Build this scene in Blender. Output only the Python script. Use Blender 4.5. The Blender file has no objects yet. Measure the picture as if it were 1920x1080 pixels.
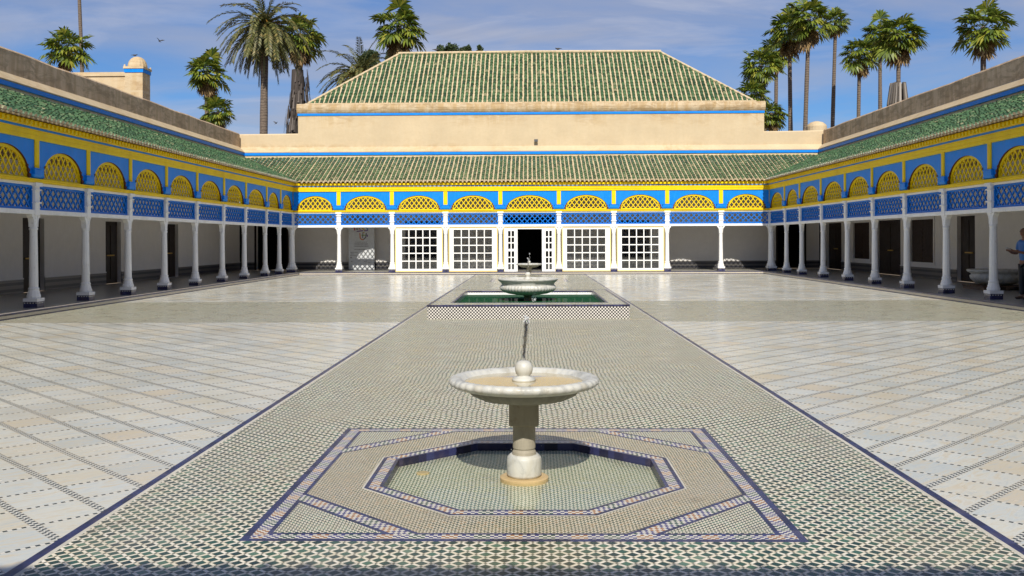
import bpy, math, random
from mathutils import Vector, Matrix
PI = math.pi
random.seed(7)
S = bpy.context.scene
COL = S.collection
# ------------------------------------------------------------------ camera
F, VX, HY, H = 1780.0, 994.0, 450.0, 1.7          # focal and vanishing point in photo pixels, eye height
TH = math.atan((VX - 960) / F); ROLL = -0.004
cam = bpy.data.cameras.new('camera'); cam_o = bpy.data.objects.new('camera', cam); COL.objects.link(cam_o)
cam.sensor_width = 36; cam.lens = F / 1920 * 36; cam.shift_y = -(540 - HY) / 1920
cam.clip_start = 0.05; cam.clip_end = 3000
CM = Matrix.Translation((0, 0, H)) @ Matrix.Rotation(TH, 4, 'Z') @ Matrix.Rotation(PI / 2, 4, 'X') @ Matrix.Rotation(ROLL, 4, 'Z')
cam_o.matrix_world = CM
S.camera = cam_o
def at(px, py, Y):
    d = CM.to_3x3() @ Vector(((px - 960) / F, (HY - py) / F, -1))
    return Vector((0, 0, H)) + d * (Y / d.y)
# ------------------------------------------------------------------ light
SUN_EL, SUN_AZ = math.radians(40.6), math.radians(-1.0)
S.view_settings.view_transform = 'Standard'; S.view_settings.look = 'None'
S.cycles.caustics_reflective = False; S.cycles.caustics_refractive = False
S.view_settings.exposure = 0.12; S.view_settings.gamma = 1
W = bpy.data.worlds.new('World'); S.world = W; W.use_nodes = True
sun = bpy.data.lights.new('sun', 'SUN'); sun.energy = 4.6; sun.angle = math.radians(0.5); sun.color = (1, 0.95, 0.86)
sun_o = bpy.data.objects.new('sun', sun); COL.objects.link(sun_o)
sun_o.rotation_euler = Vector((math.sin(SUN_AZ) * math.cos(SUN_EL), math.cos(SUN_AZ) * math.cos(SUN_EL), -math.sin(SUN_EL))).to_track_quat('-Z', 'Y').to_euler()
# ------------------------------------------------------------------ node helper
class NT:
    def __init__(s, tree): s.t = tree; s.n = tree.nodes; s.l = tree.links
    def new(s, ty, **kw):
        n = s.n.new(ty)
        for k, v in kw.items(): setattr(n, k, v)
        return n
    def put(s, sock, v):
        if isinstance(v, bpy.types.NodeSocket): s.l.new(v, sock)
        elif v is not None:
            if sock.type == 'RGBA' and len(v) == 3: v = (*v, 1)
            sock.default_value = v
    def m(s, op, a, b=None, c=None):
        n = s.new('ShaderNodeMath', operation=op)
        s.put(n.inputs[0], a)
        if b is not None: s.put(n.inputs[1], b)
        if c is not None: s.put(n.inputs[2], c)
        return n.outputs[0]
    def mix(s, f, a, b, blend='MIX'):
        n = s.new('ShaderNodeMix', data_type='RGBA', blend_type=blend)
        s.put(n.inputs[0], f); s.put(n.inputs[6], a); s.put(n.inputs[7], b)
        return n.outputs[2]
    def coord(s, which='Object'): return s.new('ShaderNodeTexCoord').outputs[which]
    def pos(s): return s.new('ShaderNodeNewGeometry').outputs['Position']
    def island(s): return s.new('ShaderNodeNewGeometry').outputs['Random Per Island']
    def xyz(s, v):
        n = s.new('ShaderNodeSeparateXYZ'); s.put(n.inputs[0], v); return n.outputs
    def comb(s, x, y, z=0.0):
        n = s.new('ShaderNodeCombineXYZ'); s.put(n.inputs[0], x); s.put(n.inputs[1], y); s.put(n.inputs[2], z); return n.outputs[0]
    def noise(s, v, scale, detail=4, rough=.55, dist=0.0):
        n = s.new('ShaderNodeTexNoise'); s.put(n.inputs['Vector'], v)
        n.inputs['Scale'].default_value = scale; n.inputs['Detail'].default_value = detail
        n.inputs['Roughness'].default_value = rough; n.inputs['Distortion'].default_value = dist
        return n.outputs[0]
    def white(s, v):
        n = s.new('ShaderNodeTexWhiteNoise', noise_dimensions='3D'); s.put(n.inputs['Vector'], v); return n.outputs[0]
    def ramp(s, f, stops, interp='LINEAR'):
        n = s.new('ShaderNodeValToRGB'); e = n.color_ramp.elements; n.color_ramp.interpolation = interp
        while len(e) < len(stops): e.new(0.5)
        for i, (p, c) in enumerate(stops):
            e[i].position = p; e[i].color = (*c, 1) if len(c) == 3 else c
        s.put(n.inputs[0], f); return n.outputs[0]
    def scale(s, v, sc):
        n = s.new('ShaderNodeMapping'); s.put(n.inputs['Vector'], v); n.inputs['Scale'].default_value = sc; return n.outputs[0]
    def rng(s, f, a, b, c, d):
        n = s.new('ShaderNodeMapRange'); s.put(n.inputs[0], f)
        for i, v in enumerate((a, b, c, d)): n.inputs[i + 1].default_value = v
        return n.outputs[0]
    def bump(s, h, strength=.2, dist=.01):
        n = s.new('ShaderNodeBump'); n.inputs['Strength'].default_value = strength; n.inputs['Distance'].default_value = dist
        s.put(n.inputs['Height'], h); return n.outputs[0]
def mat(name, fn):
    m = bpy.data.materials.new(name); m.use_nodes = True
    t = NT(m.node_tree); b = t.n['Principled BSDF']
    r = fn(t)
    for k, v in r.items():
        if k == 'shader': t.l.new(v, t.n['Material Output'].inputs[0])
        else: t.put(b.inputs[k], v)
    return m
# ------------------------------------------------------------------ sky: real sky plus thin high cloud
t = NT(W.node_tree); bg = t.n['Background']
sky = t.new('ShaderNodeTexSky', sky_type='NISHITA'); sky.sun_disc = False
sky.sun_elevation = SUN_EL; sky.sun_rotation = PI + SUN_AZ; sky.altitude = 500; sky.air_density = 1.0; sky.dust_density = 0.6; sky.ozone_density = 2.5
dirv = t.coord('Generated'); sx = t.xyz(dirv)
hz = t.m('MAXIMUM', sx[2], .03)
cp = t.comb(t.m('DIVIDE', sx[0], t.m('ADD', hz, .12)), t.m('DIVIDE', sx[1], t.m('ADD', hz, .12)), 0.0)
n1 = t.noise(t.scale(cp, (.9, 1.3, 1)), 1.0, 7, .56, .5)
n2 = t.noise(t.scale(cp, (.7, 1.1, 1)), .45, 3, .5, .3)
cl = t.m('ADD', t.m('MULTIPLY', n1, .55), t.m('MULTIPLY', n2, .6))
clo = t.rng(cl, .49, .68, 0.05, .95)
tint = t.mix(1.0, sky.outputs[0], (.50, .80, 1.18), 'MULTIPLY')
cloudc = t.mix(.75, sky.outputs[0], (4.7, 4.95, 6.5))
n3 = t.noise(t.scale(cp, (.8, 1.5, 1)), 1.5, 8, .60, .7)
wisp = t.m('MULTIPLY', t.rng(n3, .50, .70, 0, .7), t.rng(n2, .42, .62, .15, 1))
t.put(bg.inputs[0], t.mix(wisp, t.mix(clo, tint, cloudc), (6.6, 6.9, 8.2))); bg.inputs[1].default_value = 0.078
# ------------------------------------------------------------------ materials
def m_paint(name, col, rough=.5, var=.12, chip=None, bs=.15, spec=.25):
    def f(t):
        p = t.pos()
        n = t.noise(p, 3.5, 5, .6); n2 = t.noise(t.scale(p, (6, 6, 1.2)), 3, 4, .6)
        k = t.m('ADD', t.m('MULTIPLY', n, .6), t.m('MULTIPLY', n2, .4))
        c = t.mix(t.rng(k, .3, .7, 0, 1), [x * (1 - var) for x in col], [min(.92, x * (1 + var * .6)) for x in col])
        if chip:
            d = t.noise(p, 9, 6, .7)
            c = t.mix(t.rng(d, .60, .70, 0, .6), c, chip)
            fd = t.noise(t.scale(p, (1, 1, .35)), 1.1, 5, .6)
            c = t.mix(t.rng(fd, .5, .72, 0, .35), c, chip)
        return {'Base Color': c, 'Roughness': t.rng(n2, .3, .7, rough - .05, rough + .15), 'Specular IOR Level': spec, 'Normal': t.bump(n2, bs, .006)}
    return mat(name, f)
M = {}
M['white'] = m_paint('white_paint', (.88, .87, .84), .5, .07, (.55, .52, .46))
M['yellow'] = m_paint('yellow_paint', (.92, .64, .002), .42, .09, (.55, .33, .02))
M['pale_yellow'] = m_paint('pale_yellow_paint', (.82, .62, .20), .5, .08)
M['blue'] = m_paint('blue_paint', (.001, .235, .80), .42, .14, (.03, .28, .74))
M['deep_blue'] = m_paint('deep_blue_paint', (.001, .165, .63), .45, .15, (.03, .2, .58))
M['brown'] = m_paint('brown_reveal', (.13, .045, .02), .6, .2)
M['soffit'] = m_paint('wood_ceiling', (.34, .22, .15), .7, .25)
M['wood'] = m_paint('dark_wood', (.020, .010, .006), .45, .3)
M['shutter'] = m_paint('shutter_wood', (.030, .014, .008), .5, .3)
M['brass'] = m_paint('brass', (.55, .34, .06), .4, .1)
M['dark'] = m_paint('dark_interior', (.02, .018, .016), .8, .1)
M['navy'] = None
def f_plaster(tan, stain, dark, base_run=.10):
    def f(t):
        p = t.pos(); x = t.xyz(p)
        big = t.noise(p, .55, 5, .6); fine = t.noise(p, 7, 6, .65)
        streak = t.noise(t.scale(p, (1.6, 1.6, .25)), 2.2, 5, .65, .4)
        c = t.mix(t.rng(big, .35, .65, 0, 1), tan, [v * .88 for v in tan])
        runs = t.m('MAXIMUM', t.m('MULTIPLY', t.rng(x[2], 7.55, 8.4, 0, 1), t.m('LESS_THAN', x[2], 8.43)), t.m('MAXIMUM', t.m('GREATER_THAN', x[2], 8.53), t.rng(x[2], 7.0, 6.75, 0, .6)))
        runs = t.m('MAXIMUM', t.m('MULTIPLY', runs, t.rng(t.noise(p, .33, 3), .42, .58, .25, 1)), base_run)
        c = t.mix(t.m('MULTIPLY', t.rng(streak, .43, .58, 0, .85), runs), c, stain)
        blot = t.noise(t.scale(p, (.5, .5, 1.5)), 2.1, 6, .7, .8)
        c = t.mix(t.m('MULTIPLY', t.rng(blot, .47, .60, 0, .7), runs), c, dark)
        c = t.mix(t.rng(fine, .3, .75, 0, .18), c, [v * .6 for v in tan])
        return {'Base Color': c, 'Roughness': .9, 'Normal': t.bump(t.m('ADD', fine, t.m('MULTIPLY', big, 2.0)), .35, .02)}
    return f
M['plaster'] = mat('tan_plaster', f_plaster((.66, .52, .33), (.54, .38, .19), (.42, .27, .13)))
M['plaster_stained'] = mat('stained_tan_plaster', f_plaster((.78, .57, .37), (.55, .37, .21), (.34, .23, .13), .95))
M['plaster_brown'] = mat('weathered_brown_plaster', f_plaster((.64, .50, .32), (.47, .31, .14), (.31, .20, .09), .95))
M['wall'] = m_paint('pale_wall', (.82, .79, .74), .75, .06)
def f_marble(t):
    p = t.coord()
    n = t.noise(p, 6, 8, .65, 1.2); n2 = t.noise(p, 30, 4, .6)
    c = t.ramp(n, [(.3, (.36, .36, .33)), (.47, (.55, .545, .50)), (.72, (.63, .615, .54))])
    st = t.noise(t.scale(p, (3, 3, 1)), 2.6, 5, .6)
    c = t.mix(t.rng(st, .52, .72, 0, .55), c, (.42, .36, .24))
    return {'Base Color': c, 'Roughness': t.rng(n2, .3, .7, .3, .55), 'Normal': t.bump(n2, .15, .004)}
M['marble'] = mat('white_marble', f_marble)
M['weathered'] = m_paint('stained_shaded_marble', (.25, .24, .20), .6, .3, (.36, .34, .28))  # stained marble, darkened further to paint in the shade under the bowl
M['cream'] = m_paint('cream_tile', (.62, .58, .48), .4, .2, (.42, .36, .25))
M['stone_tan'] = m_paint('tan_stone', (.55, .40, .20), .35, .15)
M['stone_shade'] = m_paint('grey_stone', (.40, .36, .28), .6, .3, (.26, .22, .15))
# --- zellige lattices: small squares set diagonally, white bars between, dots at the crossings
def lattice(t, u, v, w, cell_stops, bar_a, bar_b, dot, grout=None):
    fu, fv = t.m('FRACT', u), t.m('FRACT', v)
    iu, iv = t.m('FLOOR', u), t.m('FLOOR', v)
    bu, bv = t.m('LESS_THAN', fu, w), t.m('LESS_THAN', fv, w)
    cell = t.ramp(t.white(t.comb(iu, iv, 0.5)), cell_stops)
    bar = t.mix(t.white(t.comb(iu, iv, bu)), bar_a, bar_b)
    c = t.mix(t.m('MAXIMUM', bu, bv), cell, bar)
    qu = t.m('LESS_THAN', t.m('ABSOLUTE', t.m('SUBTRACT', fu, w / 2)), w * .36); qv = t.m('LESS_THAN', t.m('ABSOLUTE', t.m('SUBTRACT', fv, w / 2)), w * .36)
    c = t.mix(t.m('MULTIPLY', qu, qv), c, dot)
    if grout:
        g = .028
        du = t.m('MINIMUM', t.m('ABSOLUTE', t.m('SUBTRACT', fu, w)), fu)
        dv = t.m('MINIMUM', t.m('ABSOLUTE', t.m('SUBTRACT', fv, w)), fv)
        c = t.mix(t.m('MULTIPLY', t.m('LESS_THAN', t.m('MINIMUM', du, dv), g), .7), c, grout)
    return c
def diag(t, p, per):
    x = t.xyz(p); k = 1 / (per * math.sqrt(2))
    wob = t.noise(p, 1.3, 2)
    u = t.m('ADD', t.m('MULTIPLY', t.m('ADD', x[0], x[1]), k), t.m('MULTIPLY', wob, .9))
    v = t.m('ADD', t.m('MULTIPLY', t.m('SUBTRACT', x[1], x[0]), k), t.m('MULTIPLY', wob, -.7))
    return u, v
GREENS = [(0, (.014, .034, .024)), (.35, (.018, .056, .036)), (.7, (.028, .088, .054)), (.93, (.06, .15, .09)), (1, (.15, .23, .15))]
def wear(t, c, p, amt=.35, col=(.38, .30, .19)):
    n = t.noise(p, .9, 5, .65, .5)
    return t.mix(t.rng(n, .5, .74, 0, amt), c, col)
def f_walk(per, w, rough=.28, stops=GREENS, amt=.3, bars=((.80, .72, .53), (.90, .84, .70))):
    def f(t):
        p = t.pos(); u, v = diag(t, p, per)
        c = lattice(t, u, v, w, stops, bars[0], bars[1], (.05, .07, .045), (.38, .29, .16))
        c = wear(t, c, p, amt)
        c = t.mix(t.rng(t.noise(p, .42, 4, .6, .4), .46, .64, 0, .28), c, (.40, .35, .25))
        c = t.mix(t.rng(t.noise(p, 2.3, 5, .7, .6), .60, .70, 0, .45), c, (.16, .14, .09))
        n = t.noise(p, 11, 3)
        return {'Base Color': c, 'Roughness': t.rng(t.noise(p, 2.0, 4), .3, .7, rough - .06, rough + .14), 'Normal': t.bump(n, .12, .006)}
    return f
M['walk'] = mat('walkway_tile', f_walk(.069, .29))
M['fine'] = mat('fine_green_tile', f_walk(.0295, .31))
M['pool_tile'] = mat('pool_floor_tile', f_walk(.0360, .40, stops=[(0, (.03, .09, .05)), (.5, (.045, .14, .07)), (1, (.09, .2, .11))], amt=.08))
M['beige'] = mat('beige_mosaic', f_walk(.030, .37, stops=[(0, (.025, .05, .03)), (.5, (.05, .09, .045)), (.75, (.10, .11, .05)), (1, (.26, .16, .06))], amt=.55, bars=((.60, .51, .35), (.74, .66, .50))))
def f_navy(t):
    p = t.pos(); x = t.xyz(p)
    cell = t.white(t.comb(t.m('FLOOR', t.m('MULTIPLY', x[0], 9)), t.m('FLOOR', t.m('MULTIPLY', x[1], 9)), t.m('FLOOR', t.m('MULTIPLY', x[2], 9))))
    c = t.ramp(cell, [(0, (.019, .019, .045)), (.5, (.028, .028, .085)), (1, (.040, .046, .13))])
    n = t.noise(p, 5, 4)
    return {'Base Color': t.mix(t.rng(n, .5, .75, 0, .4), c, (.16, .12, .12)), 'Roughness': .3}
M['navy'] = mat('navy_tile', f_navy)
def f_band(t):                                            # check band, uv in metres: u along, v across
    x = t.xyz(t.coord('UV')); c0 = .0233
    iu, iv = t.m('FLOOR', t.m('DIVIDE', x[0], c0)), t.m('FLOOR', t.m('DIVIDE', x[1], c0))
    chk = t.m('MODULO', t.m('ADD', t.m('ADD', iu, iv), 1000), 2)
    grp = t.m('MODULO', t.m('ADD', t.m('FLOOR', t.m('DIVIDE', iu, 4)), 1000), 4)
    dark = t.mix(t.m('GREATER_THAN', grp, 2.5), (.045, .04, .17), (.36, .16, .05))
    dark = t.mix(t.m('MULTIPLY', t.m('GREATER_THAN', grp, .5), t.m('LESS_THAN', grp, 1.5)), dark, (.03, .08, .05))
    c = t.mix(chk, (.68, .64, .54), dark)
    return {'Base Color': wear(t, c, t.pos(), .3), 'Roughness': .3}
M['band'] = mat('check_band', f_band)
def f_bw(t):                                              # black lozenges on white, pool wall
    p = t.pos(); x = t.xyz(p); c0 = .0345
    h = t.m('ADD', x[0], x[1]); a = t.m('DIVIDE', h, c0); b = t.m('DIVIDE', t.m('ADD', x[2], 0.012), c0)
    chk = t.m('MODULO', t.m('ADD', t.m('ADD', t.m('FLOOR', a), t.m('FLOOR', b)), 2000), 2)
    ea = t.m('ABSOLUTE', t.m('SUBTRACT', t.m('FRACT', a), .5)); eb = t.m('ABSOLUTE', t.m('SUBTRACT', t.m('FRACT', b), .5))
    inside = t.m('LESS_THAN', t.m('ADD', ea, eb), .93)
    return {'Base Color': t.mix(t.m('MULTIPLY', t.m('SUBTRACT', 1, chk), t.m('LESS_THAN', t.m('ADD', ea, eb), .80)), (.010, .010, .014), (.74, .70, .64)), 'Roughness': .25}
M['bw'] = mat('black_white_zellige', f_bw)
def f_slab(t):
    P, X0, Y0 = .585, 2.68, 5.93
    p = t.pos(); x = t.xyz(p)
    xa = t.m('SUBTRACT', t.m('ABSOLUTE', x[0]), X0); ya = t.m('SUBTRACT', x[1], Y0)
    u = t.m('DIVIDE', t.m('ADD', xa, ya), P); v = t.m('DIVIDE', t.m('SUBTRACT', ya, xa), P)
    k = P / math.sqrt(2)
    du = t.m('MULTIPLY', t.m('ABSOLUTE', t.m('SUBTRACT', t.m('FRACT', t.m('ADD', u, .5)), .5)), k)
    dv = t.m('MULTIPLY', t.m('ABSOLUTE', t.m('SUBTRACT', t.m('FRACT', t.m('ADD', v, .5)), .5)), k)
    sideid = t.m('SIGN', x[0])
    cid = t.comb(t.m('FLOOR', u), t.m('FLOOR', v), sideid)
    r = t.white(cid); r2 = t.white(t.comb(t.m('FLOOR', v), t.m('FLOOR', u), t.m('ADD', sideid, 4)))
    base = t.ramp(r, [(0, (.54, .565, .525)), (.3, (.62, .635, .585)), (.6, (.68, .68, .605)), (.88, (.66, .625, .51)), (1, (.63, .55, .41))])
    ang = t.m('MULTIPLY', r2, 6.0)
    vv = t.comb(t.m('ADD', t.m('MULTIPLY', t.m('ADD', x[0], x[1]), 2.2), t.m('MULTIPLY', r, 40)), t.m('MULTIPLY', t.m('SUBTRACT', x[1], x[0]), 9), ang)
    vein = t.noise(vv, .9, 7, .66, 1.8)
    c = t.mix(t.rng(vein, .48, .63, 0, .8), base, (.64, .55, .39))
    c = t.mix(t.rng(vein, .47, .34, 0, .65), c, (.48, .515, .505))
    fu_, fv_ = t.m('FLOOR', t.m('MULTIPLY', u, 16)), t.m('FLOOR', t.m('MULTIPLY', v, 16))
    isA = t.m('LESS_THAN', dv, .0262); isB = t.m('LESS_THAN', du, .0125)
    chk = t.m('MODULO', t.m('ADD', t.m('ADD', t.m('MULTIPLY', fu_, isA), fv_), 4000), 2)
    mos = t.mix(chk, (.72, .69, .60), (.03, .045, .04))
    c = t.mix(t.m('MAXIMUM', isA, isB), c, mos)
    edge = t.m('MAXIMUM', t.m('COMPARE', dv, .0285, .0026), t.m('MULTIPLY', t.m('COMPARE', du, .0147, .0022), t.m('SUBTRACT', 1, isA)))
    c = t.mix(t.m('MULTIPLY', edge, .5), c, (.40, .32, .2))
    c = t.mix(t.rng(t.noise(p, .35, 5, .6, .5), .5, .7, 0, .35), c, (.60, .52, .38))
    rr = t.noise(p, .8, 4)
    nb = t.noise(p, 4, 3)
    return {'Base Color': c, 'Roughness': t.rng(rr, .3, .7, .17, .32), 'Normal': t.bump(t.m('ADD', nb, t.m('MULTIPLY', r2, .6)), .07, .012)}
M['slab'] = mat('marble_slabs', f_slab)
def f_gfloor(t):
    p = t.pos(); u, v = diag(t, p, .06)
    c = lattice(t, u, v, .42, [(0, (.14, .15, .13)), (1, (.26, .26, .23))], (.42, .39, .33), (.48, .46, .40), (.1, .1, .1))
    return {'Base Color': c, 'Roughness': .28, 'Normal': t.bump(t.noise(p, 6, 3), .06, .01)}
M['gfloor'] = mat('gallery_floor_tile', f_gfloor)
def f_tanmos(t):
    p = t.pos(); c = t.ramp(t.white(t.scale(p, (22, 22, 22))), [(0, (.3, .27, .22)), (.5, (.52, .46, .36)), (1, (.66, .60, .48))])
    return {'Base Color': c, 'Roughness': .35}
M['tanmos'] = mat('tan_mosaic_edge', f_tanmos)
def f_dado(t):
    p = t.pos(); x = t.xyz(p)
    s = t.m('FRACT', t.m('MULTIPLY', x[2], 5.2))
    c = t.mix(t.m('LESS_THAN', s, .45), (.15, .14, .13), (.035, .035, .045))
    return {'Base Color': c, 'Roughness': .35}
M['dado'] = mat('dado_tile', f_dado)
def f_tile(t):
    r = t.island(); p = t.pos()
    c = t.ramp(r, [(0, (.026, .058, .025)), (.3, (.045, .098, .040)), (.6, (.066, .135, .054)), (.86, (.095, .170, .070)), (.97, (.14, .19, .09)), (1, (.28, .26, .14))])
    n = t.noise(p, 14, 5, .7)
    c = t.mix(t.rng(n, .58, .76, 0, .5), c, (.36, .31, .19))
    return {'Base Color': c, 'Roughness': t.rng(n, .3, .7, .22, .5), 'Normal': t.bump(n, .25, .01)}
M['tile'] = mat('green_glazed_tile', f_tile)
def f_pan(t):
    p = t.pos(); n = t.noise(p, 9, 5, .7); n2 = t.noise(p, 1.2, 3)
    c = t.ramp(n, [(.3, (.42, .31, .18)), (.5, (.60, .47, .29)), (.75, (.70, .57, .38))])
    return {'Base Color': t.mix(t.rng(n2, .5, .75, 0, .35), c, (.25, .26, .13)), 'Roughness': .85, 'Normal': t.bump(n, .4, .02)}
M['pan'] = mat('tan_mortar', f_pan)
def f_water(t):
    fr = t.new('ShaderNodeLayerWeight'); fr.inputs[0].default_value = .5
    nb = t.bump(t.noise(t.pos(), 9, 3), .10, .012)
    fac = t.m('ADD', t.m('MULTIPLY', t.m('POWER', fr.outputs['Facing'], 5), .6), .015)
    tr = t.new('ShaderNodeBsdfTransparent'); tr.inputs[0].default_value = (.93, .96, .94, 1)
    gl = t.new('ShaderNodeBsdfGlossy'); gl.inputs['Roughness'].default_value = .02; t.put(gl.inputs['Normal'], nb)
    mx = t.new('ShaderNodeMixShader'); t.put(mx.inputs[0], fac); t.l.new(tr.outputs[0], mx.inputs[1]); t.l.new(gl.outputs[0], mx.inputs[2])
    return {'shader': mx.outputs[0]}
M['water'] = mat('clear_water', f_water)
def f_pool(t):
    p = t.pos(); n = t.noise(p, 22, 4, .7); w = t.white(t.scale(p, (17, 17, 0)))
    c = t.ramp(w, [(0, (.004, .03, .012)), (.6, (.01, .06, .022)), (1, (.03, .12, .05))])
    return {'Base Color': t.mix(t.rng(n, .6, .75, 0, .4), c, (.08, .2, .09)), 'Roughness': .4}
M['pool_green'] = mat('green_pool_tile', f_pool)
def f_glass(t):
    tr = t.new('ShaderNodeBsdfTransparent'); tr.inputs[0].default_value = (.95, .96, .95, 1)
    gl = t.new('ShaderNodeBsdfGlossy'); gl.inputs['Roughness'].default_value = .03
    mx = t.new('ShaderNodeMixShader'); mx.inputs[0].default_value = .09
    t.l.new(tr.outputs[0], mx.inputs[1]); t.l.new(gl.outputs[0], mx.inputs[2])
    return {'shader': mx.outputs[0]}
M['glass'] = mat('window_glass', f_glass)
def f_jet(t):
    tr = t.new('ShaderNodeBsdfTransparent'); tr.inputs[0].default_value = (.66, .64, .61, 1)
    gl = t.new('ShaderNodeBsdfGlossy'); gl.inputs['Roughness'].default_value = .05
    n = t.noise(t.scale(t.pos(), (60, 60, 9)), 1.5, 3)
    mx = t.new('ShaderNodeMixShader'); t.put(mx.inputs[0], t.rng(n, .4, .62, .05, .8))
    t.l.new(tr.outputs[0], mx.inputs[1]); t.l.new(gl.outputs[0], mx.inputs[2])
    return {'shader': mx.outputs[0]}
M['jet'] = mat('jet_water', f_jet)
def f_foam(t):
    tr = t.new('ShaderNodeBsdfTransparent'); df = t.new('ShaderNodeBsdfPrincipled'); df.inputs['Base Color'].default_value = (.75, .77, .78, 1); df.inputs['Roughness'].default_value = .2
    mx = t.new('ShaderNodeMixShader'); mx.inputs[0].default_value = .45
    t.l.new(tr.outputs[0], mx.inputs[1]); t.l.new(df.outputs[0], mx.inputs[2])
    return {'shader': mx.outputs[0]}
M['foam'] = mat('water_foam', f_foam)
def f_basinwater(t):
    p = t.coord(); n = t.noise(p, 5, 4, .6)
    c = t.mix(n, (.36, .27, .12), (.50, .41, .22))
    return {'Base Color': c, 'Roughness': .12, 'Coat Weight': .6, 'Normal': t.bump(t.noise(p, 18, 3), .08, .01)}
M['basin_water'] = mat('sandy_basin_water', f_basinwater)
def m_leaf(name, stops, rough=.45, tr=.33):
    def f(t):
        c = t.ramp(t.island(), stops)
        b = t.n['Principled BSDF']; t.put(b.inputs['Base Color'], c); b.inputs['Roughness'].default_value = rough
        tl = t.new('ShaderNodeBsdfTranslucent'); t.put(tl.inputs[0], c)
        mx = t.new('ShaderNodeMixShader'); mx.inputs[0].default_value = tr
        t.l.new(b.outputs[0], mx.inputs[1]); t.l.new(tl.outputs[0], mx.inputs[2])
        return {'shader': mx.outputs[0]}
    return mat(name, f)
M['fan_leaf'] = m_leaf('fan_palm_leaf', [(0, (.042, .078, .012)), (.35, (.11, .165, .018)), (.72, (.23, .28, .03)), (1, (.40, .37, .05))])
M['dry_leaf'] = m_leaf('dry_palm_leaf', [(0, (.12, .07, .025)), (.6, (.24, .15, .06)), (1, (.34, .24, .11))], .8, .1)
M['date_leaf'] = m_leaf('date_palm_leaf', [(0, (.05, .058, .013)), (.5, (.12, .125, .032)), (.85, (.21, .20, .06)), (1, (.32, .23, .07))], .5, .2)
M['bush_leaf'] = m_leaf('bush_leaf', [(0, (.02, .035, .012)), (.6, (.045, .07, .02)), (1, (.08, .11, .035))], .6, .15)
M['stalk'] = m_paint('orange_stalk', (.42, .20, .03), .6, .2)
def f_trunk(t):
    p = t.pos(); x = t.xyz(p)
    rg = t.m('FRACT', t.m('ADD', t.m('MULTIPLY', x[2], 5.5), t.m('MULTIPLY', t.noise(p, 2, 3), 1.5)))
    n = t.noise(t.scale(p, (5, 5, 14)), 1.5, 5, .7)
    c = t.mix(t.rng(n, .3, .7, 0, 1), (.09, .065, .045), (.26, .20, .15))
    c = t.mix(t.m('MULTIPLY', t.m('LESS_THAN', rg, .3), .6), c, (.045, .033, .025))
    return {'Base Color': c, 'Roughness': .9, 'Normal': t.bump(n, .5, .03)}
M['trunk'] = mat('palm_trunk', f_trunk)
def f_ground(t):
    n = t.noise(t.pos(), .4, 5); return {'Base Color': t.mix(n, (.22, .16, .10), (.34, .26, .17)), 'Roughness': .95}
M['ground'] = mat('earth', f_ground)
def m_flat(name, col, rough=.6):
    return mat(name, lambda t: {'Base Color': t.mix(t.rng(t.noise(t.coord(), 8, 3), .3, .7, 0, 1), [v * .85 for v in col], col), 'Roughness': rough})
for k, c in dict(skin=(.30, .15, .09), hair=(.05, .04, .035), shirt=(.06, .20, .55), trousers=(.02, .022, .03), shoe=(.11, .06, .035), grey=(.20, .19, .2),
                 phone=(.65, .66, .68), orange=(.58, .20, .06), red=(.5, .03, .05), purple=(.14, .05, .26), lime=(.25, .42, .06), ink=(.13, .12, .13),
                 logoblue=(.03, .22, .45), logoyellow=(.6, .4, .05), plank=(.14, .08, .045), bird=(.05, .045, .045), banner=(.66, .68, .69), steel=(.1, .1, .1)).items():
    M[k] = m_flat(k + '_surface', c)
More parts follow.
